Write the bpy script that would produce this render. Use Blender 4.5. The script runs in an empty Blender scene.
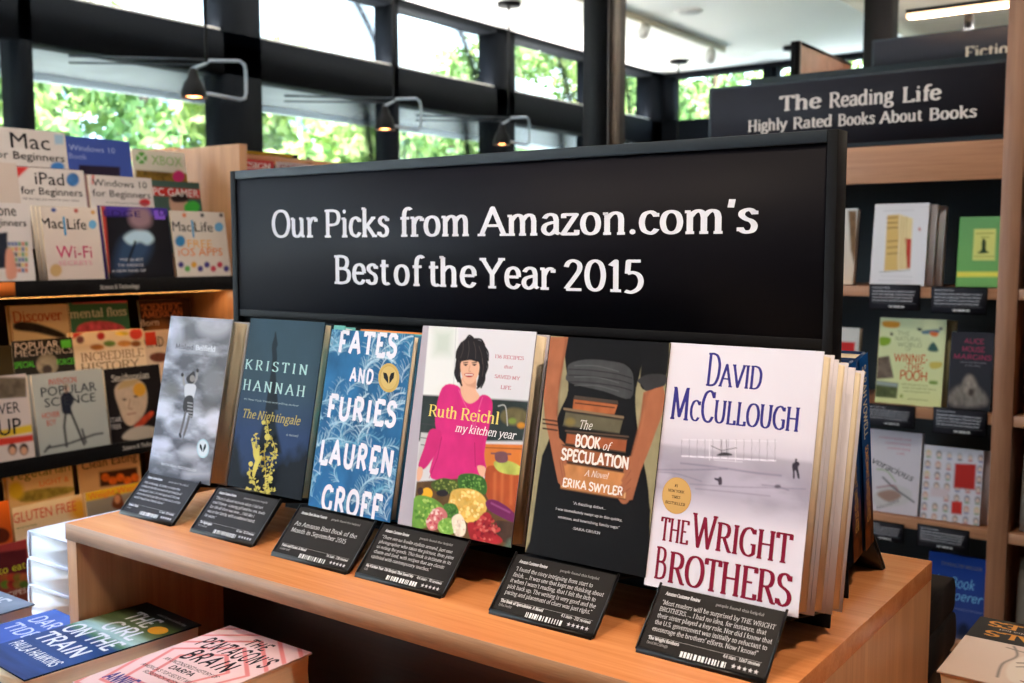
import bpy, math, random
import numpy as np
from mathutils import Vector, Matrix, Euler
R = math.radians
rng = random.Random(7)
sc = bpy.context.scene
col = sc.collection
EYE = 1.41                                   # camera height above the floor

# ---------------------------------------------------------------- camera model (turns a pixel of the photo into a point at a known depth)
V1, V2, CXY = (-900., 250.), (1275., 250.), (512., 341.5)
FPX = math.sqrt((CXY[0]-V1[0])*(V2[0]-CXY[0])-(CXY[1]-250.)**2)
PITCH = math.atan((CXY[1]-250.)/FPX)
YAW = math.atan((V2[0]-CXY[0])/math.hypot(FPX, CXY[1]-250.))
cH = np.array([-math.sin(YAW), math.cos(YAW), 0.]); cR = np.array([math.cos(YAW), math.sin(YAW), 0.])
cF = cH*math.cos(PITCH)-np.array([0, 0, math.sin(PITCH)]); cU = np.cross(cR, cF)
CAM = np.array([0., 0., EYE])
def ray(x, y): return cR*(x-CXY[0])+cU*(CXY[1]-y)+cF*FPX
def atX(x, y, X): r = ray(x, y); return CAM+r*(X/r[0])
def atY(x, y, Y): r = ray(x, y); return CAM+r*(Y/r[1])
def atZ(x, y, Z): r = ray(x, y); return CAM+r*((Z-EYE)/r[2])
def proj(P):
    P = np.array(P, float)-CAM; d = P@cF
    return (CXY[0]+FPX*(P@cR)/d, CXY[1]-FPX*(P@cU)/d)

cam_data = bpy.data.cameras.new('camera'); cam = bpy.data.objects.new('camera', cam_data); col.objects.link(cam)
cam_data.sensor_width = 36; cam_data.lens = 36*FPX/1024; cam_data.clip_start = .02; cam_data.clip_end = 200
mm = Matrix(((cR[0], cU[0], -cF[0]), (cR[1], cU[1], -cF[1]), (cR[2], cU[2], -cF[2])))
cam.matrix_world = Matrix.Translation((0, 0, EYE)) @ mm.to_4x4()
cam_data.dof.use_dof = True; cam_data.dof.focus_distance = 1.22; cam_data.dof.aperture_fstop = 7.5
sc.camera = cam

# ---------------------------------------------------------------- colours and materials
def lin(c):
    c = np.asarray(c, float)/255.
    return np.where(c <= .04045, c/12.92, ((c+.055)/1.055)**2.4)
def new_mat(name):
    m = bpy.data.materials.new(name); m.use_nodes = True
    nt = m.node_tree; return m, nt, nt.nodes['Principled BSDF']
def plain(name, rgb, rough=.5, metal=0., spec=.5, noise=0., nscale=20.):
    m, nt, b = new_mat(name); c = lin(rgb)
    b.inputs['Roughness'].default_value = rough; b.inputs['Metallic'].default_value = metal
    b.inputs['Specular IOR Level'].default_value = spec
    n = nt.nodes.new('ShaderNodeTexNoise'); n.inputs['Scale'].default_value = nscale; n.inputs['Detail'].default_value = 3
    tc = nt.nodes.new('ShaderNodeTexCoord'); nt.links.new(tc.outputs['Object'], n.inputs['Vector'])
    rp = nt.nodes.new('ShaderNodeValToRGB'); a = 1-noise
    rp.color_ramp.elements[0].color = (*(c*a), 1); rp.color_ramp.elements[1].color = (*np.minimum(c*(1+noise), 1), 1)
    rp.color_ramp.elements[0].position = .3; rp.color_ramp.elements[1].position = .7
    nt.links.new(n.outputs['Fac'], rp.inputs['Fac']); nt.links.new(rp.outputs['Color'], b.inputs['Base Color'])
    return m
def printed(name, rough, spec=.5, coat=0.):
    m, nt, b = new_mat(name)
    a = nt.nodes.new('ShaderNodeVertexColor'); a.layer_name = 'Col'
    nt.links.new(a.outputs['Color'], b.inputs['Base Color'])
    b.inputs['Roughness'].default_value = rough; b.inputs['Specular IOR Level'].default_value = spec
    b.inputs['Coat Weight'].default_value = coat; b.inputs['Coat Roughness'].default_value = .15
    return m
def wood(name, axis, c1, c2, rough=.38, scale=1.):
    m, nt, b = new_mat(name)
    tc = nt.nodes.new('ShaderNodeTexCoord'); mp = nt.nodes.new('ShaderNodeMapping')
    s = [38*scale]*3; s[axis] = 1.6*scale; mp.inputs['Scale'].default_value = s
    nt.links.new(tc.outputs['Object'], mp.inputs['Vector'])
    n1 = nt.nodes.new('ShaderNodeTexNoise'); n1.inputs['Scale'].default_value = 1.; n1.inputs['Detail'].default_value = 6; n1.inputs['Roughness'].default_value = .6
    n1.inputs['Distortion'].default_value = .4
    nt.links.new(mp.outputs[0], n1.inputs['Vector'])
    mp2 = nt.nodes.new('ShaderNodeMapping'); s2 = [260*scale]*3; s2[axis] = 9*scale; mp2.inputs['Scale'].default_value = s2
    nt.links.new(tc.outputs['Object'], mp2.inputs['Vector'])
    n2 = nt.nodes.new('ShaderNodeTexNoise'); n2.inputs['Scale'].default_value = 1.; n2.inputs['Detail'].default_value = 2
    nt.links.new(mp2.outputs[0], n2.inputs['Vector'])
    ad = nt.nodes.new('ShaderNodeMath'); ad.operation = 'MULTIPLY_ADD'; ad.inputs[1].default_value = .35
    nt.links.new(n2.outputs['Fac'], ad.inputs[0]); nt.links.new(n1.outputs['Fac'], ad.inputs[2])
    rp = nt.nodes.new('ShaderNodeValToRGB'); rp.color_ramp.elements[0].position = .45; rp.color_ramp.elements[1].position = .9
    rp.color_ramp.elements[0].color = (*lin(c2), 1); rp.color_ramp.elements[1].color = (*lin(c1), 1)
    nt.links.new(ad.outputs[0], rp.inputs['Fac']); nt.links.new(rp.outputs['Color'], b.inputs['Base Color'])
    b.inputs['Roughness'].default_value = rough
    bp = nt.nodes.new('ShaderNodeBump'); bp.inputs['Strength'].default_value = .06; bp.inputs['Distance'].default_value = .002
    nt.links.new(n2.outputs['Fac'], bp.inputs['Height']); nt.links.new(bp.outputs[0], b.inputs['Normal'])
    return m
def emit(name, rgb, strength):
    m, nt, b = new_mat(name)
    b.inputs['Base Color'].default_value = (*lin(rgb), 1)
    b.inputs['Emission Color'].default_value = (*lin(rgb), 1); b.inputs['Emission Strength'].default_value = strength
    return m
def pages_mat(name, rgb):
    m, nt, b = new_mat(name); c = lin(rgb)
    tc = nt.nodes.new('ShaderNodeTexCoord'); mp = nt.nodes.new('ShaderNodeMapping'); mp.inputs['Scale'].default_value = (6, 500, 6)
    nt.links.new(tc.outputs['Object'], mp.inputs['Vector'])
    n = nt.nodes.new('ShaderNodeTexNoise'); n.inputs['Scale'].default_value = 1; n.inputs['Detail'].default_value = 3
    nt.links.new(mp.outputs[0], n.inputs['Vector'])
    rp = nt.nodes.new('ShaderNodeValToRGB'); rp.color_ramp.elements[0].position = .3; rp.color_ramp.elements[1].position = .7
    rp.color_ramp.elements[0].color = (*(c*.93), 1); rp.color_ramp.elements[1].color = (*c, 1)
    nt.links.new(n.outputs['Fac'], rp.inputs['Fac']); nt.links.new(rp.outputs['Color'], b.inputs['Base Color'])
    b.inputs['Roughness'].default_value = .8; b.inputs['Specular IOR Level'].default_value = .2
    return m
def glass_mat():
    m = bpy.data.materials.new('window_glass'); m.use_nodes = True; nt = m.node_tree; nt.nodes.clear()
    o = nt.nodes.new('ShaderNodeOutputMaterial'); t = nt.nodes.new('ShaderNodeBsdfTransparent'); g = nt.nodes.new('ShaderNodeBsdfGlossy')
    g.inputs['Roughness'].default_value = .02; t.inputs['Color'].default_value = (.93, .97, .96, 1)
    lw = nt.nodes.new('ShaderNodeLayerWeight'); lw.inputs['Blend'].default_value = .5; f = nt.nodes.new('ShaderNodeMath'); f.operation = 'POWER'; f.inputs[1].default_value = 5; nt.links.new(lw.outputs['Facing'], f.inputs[0]); mx = nt.nodes.new('ShaderNodeMixShader')
    nt.links.new(f.outputs[0], mx.inputs[0]); nt.links.new(t.outputs[0], mx.inputs[1]); nt.links.new(g.outputs[0], mx.inputs[2])
    nt.links.new(mx.outputs[0], o.inputs[0]); return m
PRINT = printed('printed_gloss_paper', .5, .08)
MATTE = printed('printed_matte_paper', .6, .08)
PLASTIC = printed('printed_card_insert', .45, .1)
PANEL = printed('satin_sign_panel', .55, .09)
PAGES = pages_mat('cream_page_edges', (252, 234, 204)); PAGESW = pages_mat('white_page_edges', (250, 251, 255))
OAKX = wood('oak_veneer_along_x', 0, (228, 152, 96), (200, 122, 70), .27)
OAKY = wood('oak_veneer_along_y', 1, (224, 156, 102), (194, 124, 76), .36)
OAKZ = wood('oak_veneer_upright', 2, (208, 152, 106), (180, 124, 82), .4)
EDGE = wood('oak_edge_band', 0, (176, 130, 96), (136, 98, 70), .5, 6.)
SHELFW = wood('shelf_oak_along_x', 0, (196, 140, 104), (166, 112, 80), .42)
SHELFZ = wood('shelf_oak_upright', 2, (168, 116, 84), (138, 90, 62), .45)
BROWNZ = wood('brown_wood_upright', 2, (118, 70, 48), (92, 52, 36), .5)
DARKIN = wood('dark_stained_inside', 0, (74, 58, 48), (54, 42, 36), .6)
BLACK = plain('black_powder_coat', (18, 17, 19), .55, spec=.12, noise=.15, nscale=60)
FRAME = plain('dark_anodised_frame', (40, 48, 56), .5, .0, spec=.25, noise=.1)
ACRYL = plain('black_acrylic', (16, 16, 18), .35, spec=.3, noise=.1)
WINFR = plain('dark_window_steel', (15, 18, 23), .8, spec=.06, noise=.1, nscale=4)
WALLD = plain('charcoal_wall_paint', (52, 50, 52), .8, noise=.08, nscale=3)
BACKP = plain('dark_teal_backing', (26, 36, 42), .6, noise=.1, nscale=5)
CEIL = plain('white_ceiling_paint', (238, 236, 230), .9, noise=.02, nscale=1)
SOFFIT = plain('beige_soffit_paint', (205, 192, 175), .9, noise=.03, nscale=1)
FLOOR = plain('grey_concrete_floor', (120, 112, 104), .5, noise=.15, nscale=2)
GLASS = glass_mat()
SILVER = plain('brushed_steel_lamp', (150, 158, 168), .35, .6)
WHITEM = plain('white_lamp_metal', (225, 222, 215), .4, noise=.02)

# ---------------------------------------------------------------- mesh builder
class MB:
    def __init__(s): s.v = []; s.f = []; s.c = []; s.m = []; s.grids = []; s.mats = []
    def mi(s, m):
        if m not in s.mats: s.mats.append(m)
        return s.mats.index(m)
    def face(s, pts, c=(.5, .5, .5), m=None):
        n = len(s.v); s.v += [tuple(p) for p in pts]; s.f.append(tuple(range(n, n+len(pts)))); s.c.append([c]*len(pts) if not isinstance(c, list) else c); s.m.append(s.mi(m))
    def box(s, x0, x1, y0, y1, z0, z1, m=None, c=(.5, .5, .5)):
        P = [(x0,y0,z0),(x1,y0,z0),(x1,y1,z0),(x0,y1,z0),(x0,y0,z1),(x1,y0,z1),(x1,y1,z1),(x0,y1,z1)]
        n = len(s.v); s.v += P
        for q in ((0,3,2,1),(4,5,6,7),(0,1,5,4),(1,2,6,5),(2,3,7,6),(3,0,4,7)):
            s.f.append(tuple(n+i for i in q)); s.c.append([c]*4); s.m.append(s.mi(m))
    def prism(s, poly, axis, a, b, m=None, c=(.5, .5, .5)):
        """poly of 2-D points, extruded along axis (0,1,2) from a to b"""
        def P(p, t):
            return {0: (t, p[0], p[1]), 1: (p[0], t, p[1]), 2: (p[0], p[1], t)}[axis]
        k = len(poly); n = len(s.v); s.v += [P(p, a) for p in poly]+[P(p, b) for p in poly]
        fs = [tuple(n+i for i in range(k)), tuple(n+k+i for i in reversed(range(k)))]
        fs += [(n+i, n+k+i, n+k+(i+1) % k, n+(i+1) % k) for i in range(k)]
        for f in fs: s.f.append(f); s.c.append([c]*len(f)); s.m.append(s.mi(m))
    def tube(s, pts, r, m=None, seg=8, c=(.5, .5, .5)):
        pts = [Vector(p) for p in pts]; n0 = len(s.v)
        up = Vector((.013, .02, 1)).normalized()
        for i, p in enumerate(pts):
            d = (pts[min(i+1, len(pts)-1)]-pts[max(i-1, 0)]).normalized()
            a = d.cross(up if abs(d.dot(up)) < .95 else Vector((1, 0, 0))).normalized(); b = d.cross(a)
            for k in range(seg): t = 2*math.pi*k/seg; s.v.append(tuple(p+(a*math.cos(t)+b*math.sin(t))*r))
        for i in range(len(pts)-1):
            for k in range(seg):
                s.f.append((n0+i*seg+k, n0+i*seg+(k+1) % seg, n0+(i+1)*seg+(k+1) % seg, n0+(i+1)*seg+k)); s.c.append([c]*4); s.m.append(s.mi(m))
        for base, rev in ((n0, 1), (n0+(len(pts)-1)*seg, 0)):
            f = [base+k for k in range(seg)]; s.f.append(tuple(reversed(f) if rev else f)); s.c.append([c]*seg); s.m.append(s.mi(m))
    def lathe(s, prof, ctr, m=None, seg=24, c=(.5, .5, .5)):
        n0 = len(s.v)
        for (r, z) in prof:
            for k in range(seg): t = 2*math.pi*k/seg; s.v.append((ctr[0]+r*math.cos(t), ctr[1]+r*math.sin(t), ctr[2]+z))
        for i in range(len(prof)-1):
            for k in range(seg):
                s.f.append((n0+i*seg+k, n0+i*seg+(k+1) % seg, n0+(i+1)*seg+(k+1) % seg, n0+(i+1)*seg+k)); s.c.append([c]*4); s.m.append(s.mi(m))
    def build(s, name, parent=None, bevel=0., smooth=False):
        me = bpy.data.meshes.new(name)
        gv = [g[0] for g in s.grids]
        nv = len(s.v); V = np.array(s.v, float).reshape(-1, 3); lv = [i for f in s.f for i in f]; ls = [len(f) for f in s.f]
        cc = np.array([c for cs in s.c for c in cs], float).reshape(-1, 3); mi = list(s.m)
        V = [V]; LV = [np.array(lv, int)]; LS = [np.array(ls, int)]; CC = [cc]; MI = [np.array(mi, int)]
        for (P, C, m) in s.grids:          # P (ny,nx,3) vertices, C (ny,nx,3) vertex colours
            ny, nx = P.shape[:2]; idx = np.arange(ny*nx).reshape(ny, nx)+nv
            q = np.stack([idx[:-1, :-1], idx[1:, :-1], idx[1:, 1:], idx[:-1, 1:]], -1).reshape(-1, 4)
            V.append(P.reshape(-1, 3)); LV.append(q.ravel()); LS.append(np.full(len(q), 4)); CC.append(C.reshape(-1, 3)[q.ravel()-nv]); MI.append(np.full(len(q), s.mi(m))); nv += ny*nx
        V = np.concatenate(V); LV = np.concatenate(LV); LS = np.concatenate(LS); CC = np.concatenate(CC); MI = np.concatenate(MI)
        me.vertices.add(len(V)); me.vertices.foreach_set('co', V.ravel())
        me.loops.add(len(LV)); me.loops.foreach_set('vertex_index', LV)
        me.polygons.add(len(LS)); st = np.concatenate([[0], np.cumsum(LS)[:-1]]); me.polygons.foreach_set('loop_start', st)
        for m in s.mats: me.materials.append(m)
        me.polygons.foreach_set('material_index', MI)
        at = me.color_attributes.new('Col', 'FLOAT_COLOR', 'CORNER')
        at.data.foreach_set('color', np.concatenate([CC, np.ones((len(CC), 1))], 1).ravel())
        me.update(calc_edges=True); me.validate()
        if smooth: me.polygons.foreach_set('use_smooth', [True]*len(me.polygons))
        o = bpy.data.objects.new(name, me); col.objects.link(o)
        if parent: o.parent = parent
        if bevel:
            b = o.modifiers.new('bevel', 'BEVEL'); b.width = bevel; b.segments = 2; b.limit_method = 'ANGLE'
        return o
def tag(o, label=None, cat=None, group=None, kind=None):
    for k, v in (('label', label), ('category', cat), ('group', group), ('kind', kind)):
        if v: o[k] = v
    return o
def empty(name, loc=(0, 0, 0), rot=(0, 0, 0)):
    o = bpy.data.objects.new(name, None); col.objects.link(o); o.location = loc; o.rotation_euler = rot; o.empty_display_size = .05; return o
def struct(name, mb, **k): o = mb.build(name, **k); o['kind'] = 'structure'; return o

# ---------------------------------------------------------------- lettering: a small pen font with serifs, and the built-in sans
GL = {
'A':(98,"L 8 0 48 100 88 0;L 24 34 72 34;F 8 0 14;F 88 0 15"),
'B':(84,"L 18 0 18 100;S 18 100 40 100 58 94 64 78 58 60 40 54 18 54;S 18 54 44 54 66 46 72 27 64 7 42 0 18 0;F 12 0 8;F 12 100 8"),
'C':(86,"S 78 80 64 96 48 100 26 92 12 68 10 48 14 26 30 6 50 0 66 3 80 18;L 78 78 78 98"),
'D':(96,"L 18 0 18 100;S 18 100 42 100 66 93 82 72 84 50 80 26 64 6 42 0 18 0;F 12 0 8;F 12 100 8"),
'E':(78,"L 18 0 18 100;L 18 100 68 100 68 84;L 18 52 54 52;L 18 0 70 0 70 17;F 12 0 8;F 12 100 8"),
'F':(74,"L 18 0 18 100;L 18 100 66 100 66 83;L 18 50 54 50;F 18 0 14;F 12 100 8"),
'G':(92,"S 76 82 62 97 48 100 26 92 12 68 10 48 14 26 30 6 50 0 64 2 78 10;L 78 8 78 42;F 74 42 14;L 76 80 76 98"),
'H':(98,"L 18 0 18 100;L 78 0 78 100;L 18 52 78 52;F 18 0 14;F 18 100 14;F 78 0 14;F 78 100 14"),
'I':(40,"L 20 0 20 100;F 20 0 14;F 20 100 14"),
'J':(54,"L 34 100 34 30;S 34 30 31 6 20 -8 4 -12;F 34 100 14"),
'K':(90,"L 18 0 18 100;L 74 100 20 44;L 36 58 80 0;F 18 0 14;F 18 100 14;F 74 100 12;F 80 0 13"),
'L':(74,"L 18 0 18 100;L 18 0 66 0 66 18;F 12 0 8;F 18 100 14"),
'M':(118,"L 18 0 22 100 58 8 94 100 100 0;F 18 0 13;F 18 100 8;F 100 0 14;F 98 100 8"),
'N':(98,"L 18 0 18 100 78 0 78 100;F 18 0 13;F 12 100 9;F 78 100 13"),
'O':(96,"C 48 100 24 92 10 66 10 34 24 8 48 0 72 8 86 34 86 66 72 92"),
'P':(80,"L 18 0 18 100;S 18 100 44 100 64 94 72 74 64 52 44 45 18 45;F 18 0 15;F 12 100 8"),
'Q':(96,"C 48 100 24 92 10 66 10 34 24 8 48 0 72 8 86 34 86 66 72 92;L 54 14 86 -18"),
'R':(88,"L 18 0 18 100;S 18 100 42 100 62 94 69 76 62 56 44 49 18 49;L 44 49 76 0;F 18 0 14;F 12 100 8;F 80 0 10"),
'S':(72,"S 60 80 50 96 36 100 18 94 12 78 20 62 38 54 56 44 64 26 56 8 38 0 22 3 10 18;L 60 80 60 97;L 10 2 10 20"),
'T':(84,"L 42 0 42 100;L 8 82 8 100 76 100 76 82;F 42 0 15"),
'U':(94,"L 16 100 16 36;S 16 36 24 9 46 0 68 9 76 36;L 76 36 76 100;F 16 100 14;F 76 100 14"),
'V':(94,"L 8 100 46 0 86 100;F 8 100 14;F 86 100 13"),
'W':(130,"L 8 100 38 0 65 92 92 0 122 100;F 8 100 13;F 122 100 13"),
'X':(90,"L 10 0 80 100;L 10 100 80 0;F 10 0 12;F 80 0 12;F 10 100 12;F 80 100 12"),
'Y':(88,"L 8 100 44 46 80 100;L 44 46 44 0;F 8 100 13;F 80 100 13;F 44 0 15"),
'Z':(80,"L 12 84 12 100 68 100 10 0 70 0 70 16"),
'0':(74,"C 37 100 18 88 10 50 18 12 37 0 56 12 64 50 56 88"),
'1':(52,"L 12 84 30 100 30 0;F 30 0 17"),
'2':(70,"S 10 78 18 94 34 100 52 92 56 74 46 52 10 2;L 10 0 62 0"),
'3':(68,"S 10 84 20 97 34 100 50 92 54 76 46 60 28 54;S 28 54 50 48 58 28 50 8 30 0 8 6"),
'4':(74,"L 52 0 52 100 8 30 68 30;F 52 0 12"),
'5':(68,"L 56 100 18 100 15 58;S 15 58 32 62 50 54 57 34 50 10 28 -4 8 0"),
'6':(72,"S 58 98 36 86 18 60 11 32 20 8 38 0 56 10 61 32 52 52 36 58 14 40"),
'7':(66,"L 8 84 8 100 60 100 26 0"),
'8':(72,"C 36 100 18 94 14 78 24 60 48 46 60 26 54 6 36 0 18 6 12 26 24 46 48 60 58 78 54 94"),
'9':(72,"S 14 2 36 14 54 40 61 68 52 92 34 100 16 90 11 68 20 48 36 42 58 60"),
'a':(66,"S 13 56 22 67 34 70 47 65 52 50;L 52 52 52 6 63 0;S 52 42 34 40 16 32 11 16 19 3 32 0 44 8 52 20"),
'b':(74,"L 16 104 16 2;S 16 52 28 66 42 70 58 60 64 36 58 10 42 0 28 2 16 12;F 11 104 7"),
'c':(60,"S 52 56 44 67 34 70 18 62 11 36 17 10 34 0 44 2 54 14;L 52 54 52 66"),
'd':(76,"L 58 104 58 2;F 64 1 8;F 53 104 8;S 58 54 48 68 36 70 18 60 11 34 18 8 34 0 46 4 58 18"),
'e':(64,"L 12 38 56 38;S 56 38 54 56 46 67 34 70 18 62 11 36 17 10 34 0 46 2 56 14"),
'f':(46,"S 52 98 44 105 34 102 27 90 25 70;L 25 72 25 0;F 25 0 13;L 10 67 46 67"),
'g':(68,"C 32 70 16 62 13 46 18 30 32 24 46 30 51 46 48 62;L 46 66 64 71;S 20 28 12 18 18 8 40 4 56 -2 60 -16 48 -28 30 -31 12 -27 8 -14 20 3"),
'h':(78,"L 16 104 16 0;S 16 50 28 65 42 70 54 64 58 48;L 58 50 58 0;F 16 0 12;F 58 0 12;F 11 104 8"),
'i':(38,"L 20 68 20 0;F 20 0 13;F 14 68 9;D 19 95 8"),
'j':(38,"L 22 68 22 -8;S 22 -8 18 -24 4 -30;F 16 68 9;D 21 95 8"),
'k':(74,"L 16 104 16 0;L 56 68 18 30;L 28 40 60 0;F 16 0 12;F 56 68 10;F 62 0 11;F 11 104 8"),
'l':(38,"L 20 104 20 0;F 20 0 13;F 14 104 9"),
'm':(114,"L 16 68 16 0;S 16 50 28 66 40 70 50 64 54 48;L 54 50 54 0;S 54 50 66 66 78 70 88 64 92 48;L 92 50 92 0;F 16 0 12;F 54 0 12;F 92 0 12;F 10 68 8"),
'n':(78,"L 16 68 16 0;S 16 50 28 65 42 70 54 64 58 48;L 58 50 58 0;F 16 0 12;F 58 0 12;F 11 68 8"),
'o':(70,"C 35 70 18 62 11 35 18 8 35 0 52 8 59 35 52 62"),
'p':(76,"L 16 68 16 -30;S 16 52 28 66 42 70 58 60 64 36 58 10 42 0 28 2 16 12;F 16 -30 13;F 11 68 8"),
'q':(76,"L 58 68 58 -30;S 58 54 48 68 36 70 18 60 11 34 18 8 34 0 46 4 58 18;F 58 -30 12"),
'r':(54,"L 18 68 18 0;S 18 44 27 62 38 69 50 66;F 20 0 15;F 12 68 8;L 50 67 50 55"),
's':(56,"S 46 56 38 68 27 70 15 64 13 52 24 41 38 34 45 20 40 4 26 0 16 3 9 14;L 46 55 46 66;L 9 3 9 15"),
't':(46,"L 23 88 23 20;S 23 20 26 5 36 0 47 4;L 8 67 44 67"),
'u':(78,"L 16 68 16 26;S 16 26 20 6 34 0 46 4 58 20;L 58 68 58 2;F 64 1 8;F 11 68 8;F 53 68 8"),
'v':(70,"L 8 68 34 0 62 68;F 8 68 11;F 62 68 11"),
'w':(104,"L 8 68 32 0 53 64 74 0 97 68;F 8 68 11;F 97 68 11"),
'x':(70,"L 10 0 60 68;L 10 68 60 0;F 10 0 10;F 60 0 10;F 10 68 10;F 60 68 10"),
'y':(70,"L 8 68 36 0;S 62 68 36 0 26 -22 10 -28;F 8 68 11;F 62 68 11"),
'z':(60,"L 10 56 10 68 50 68 8 0 52 0 52 14"),
'.':(30,"D 14 5 9"),"'":(26,"L 14 104 10 78"),',':(30,"L 16 8 8 -16"),'-':(42,"L 8 36 34 36"),'!':(34,"L 16 100 16 30;D 16 5 9"),'"':(40,"L 12 104 10 80;L 28 104 26 80"),
':':(30,"D 14 8 8;D 14 58 8"),'|':(36,"L 18 -20 18 110"),'#':(80,"L 20 0 32 100;L 48 0 60 100;L 8 34 70 34;L 12 66 74 66"),'&':(92,"S 84 50 60 10 36 0 14 12 18 36 46 62 52 84 38 100 24 88 30 64 80 0"),
}
def crom(p, closed, n=5):
    out = []; k = len(p); seg = k if closed else k-1
    g = (lambda i: p[i % k]) if closed else (lambda i: p[max(0, min(k-1, i))])
    for i in range(seg):
        a, b, c, d = [np.array(g(i+j), float) for j in (-1, 0, 1, 2)]
        for t in np.linspace(0, 1, n, endpoint=False):
            out.append(.5*(2*b+(c-a)*t+(2*a-5*b+4*c-d)*t*t+(3*b-a-3*c+d)*t**3))
    out.append(np.array(g(0) if closed else g(k-1), float)); return out
def pen_quads(pts, a, b):
    qs = []
    pts = [np.array(p, float) for p in pts]
    offs = []
    closed = np.allclose(pts[0], pts[-1])
    for i in range(len(pts)):
        if closed: d = pts[1 if i in (0, len(pts)-1) else i+1]-pts[-2 if i in (0, len(pts)-1) else i-1]
        else: d = pts[min(i+1, len(pts)-1)]-pts[max(i-1, 0)]
        n = np.array([-d[1], d[0]]); n /= (np.linalg.norm(n)+1e-9); h = math.sqrt((a*n[0])**2+(b*n[1])**2)+1e-9
        offs.append(np.array([a*a*n[0], b*b*n[1]])/h)
    for i in range(len(pts)-1):
        qs.append([pts[i]+offs[i], pts[i]-offs[i], pts[i+1]-offs[i+1], pts[i+1]+offs[i+1]])
    return qs
def disc(c, a, b, k=10): return [(c[0]+a*math.cos(2*math.pi*i/k), c[1]+b*math.sin(2*math.pi*i/k)) for i in range(k)]
_gc = {}
def glyph(ch, a, b, serif, n):
    key = (ch, a, b, serif, n)
    if key in _gc: return _gc[key]
    adv, d = GL.get(ch, (34, ''))
    polys = []
    for st in [x.split() for x in d.split(';') if x.strip()]:
        k = st[0]; v = [float(x)/100 for x in st[1:]]
        if k == 'F':
            if serif: polys.append([(v[0]-v[2], v[1]-b*.9), (v[0]+v[2], v[1]-b*.9), (v[0]+v[2], v[1]+b*.9), (v[0]-v[2], v[1]+b*.9)])
            continue
        if k == 'D': polys.append(disc((v[0], v[1]), v[2], v[2])); continue
        p = list(zip(v[::2], v[1::2]))
        if k == 'L':
            for i in range(len(p)-1):
                for q in pen_quads(p[i:i+2], a, b): polys.append(q)
            for q in p[1:-1]: polys.append(disc(q, a, b, 8))
        else:
            for q in pen_quads(crom(p, k == 'C', n), a, b): polys.append(q)
    _gc[key] = (adv/100, polys); return _gc[key]
def serif2d(s, a=.075, b=.045, serif=True, n=5, track=0., ital=0.):
    x = 0; out = []
    for ch in s:
        adv, ps = glyph(ch, a, b, serif, n)
        for p in ps: out.append([(q[0]+x+ital*q[1], q[1]) for q in p])
        x += adv+track
    return out, x-track
_sc = {}
def sans2d(s, off=0.):
    key = (s, off)
    if key in _sc: return _sc[key]
    def mk(t):
        cu = bpy.data.curves.new('lettering', 'FONT'); cu.body = t; cu.size = 1; cu.resolution_u = 2
        o = bpy.data.objects.new('lettering', cu); me = o.to_mesh()
        V = [(v.co.x, v.co.y) for v in me.vertices]; P = [[V[i] for i in p.vertices] for p in me.polygons]
        o.to_mesh_clear(); bpy.data.objects.remove(o); bpy.data.curves.remove(cu); return V, P
    V, _ = mk('H'); cap = max(v[1] for v in V)
    V, P = mk(s)
    if not V: return [], 1.
    x0 = min(v[0] for v in V); x1 = max(v[0] for v in V)
    r = [[((q[0]-x0)/cap+d, q[1]/cap) for q in p] for d in ((-off*1.6, off*1.6) if off > 0 else (0,)) for p in P], (x1-x0)/cap
    _sc[key] = r; return r

# ---------------------------------------------------------------- printed artwork on a flat face
def homography(src, dst):
    A = []
    for (x, y), (u, v) in zip(src, dst):
        A.append([x, y, 1, 0, 0, 0, -u*x, -u*y, -u]); A.append([0, 0, 0, x, y, 1, -v*x, -v*y, -v])
    return np.linalg.svd(np.array(A))[2][-1].reshape(3, 3)
def fbm(ny, nx, s, seed=0, octv=4, sy=None, gain=.5):
    r = np.random.RandomState(seed); out = np.zeros((ny, nx)); amp = 1; tot = 0; sy = sy or s
    for o in range(octv):
        gx = max(2, int(s*2**o)+2); gy = max(2, int(sy*2**o)+2); g = r.rand(gy+1, gx+1)
        X = np.linspace(0, gx-1.001, nx); Y = np.linspace(0, gy-1.001, ny)
        xi = X.astype(int); yi = Y.astype(int); fx = X-xi; fy = Y-yi; fx = fx*fx*(3-2*fx); fy = fy*fy*(3-2*fy)
        a = g[yi][:, xi]; b = g[yi][:, xi+1]; c = g[yi+1][:, xi]; d = g[yi+1][:, xi+1]
        out += amp*((a*(1-fx)+b*fx)*(1-fy[:, None])+(c*(1-fx)+d*fx)*fy[:, None]); tot += amp; amp *= gain
    return out/tot
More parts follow.
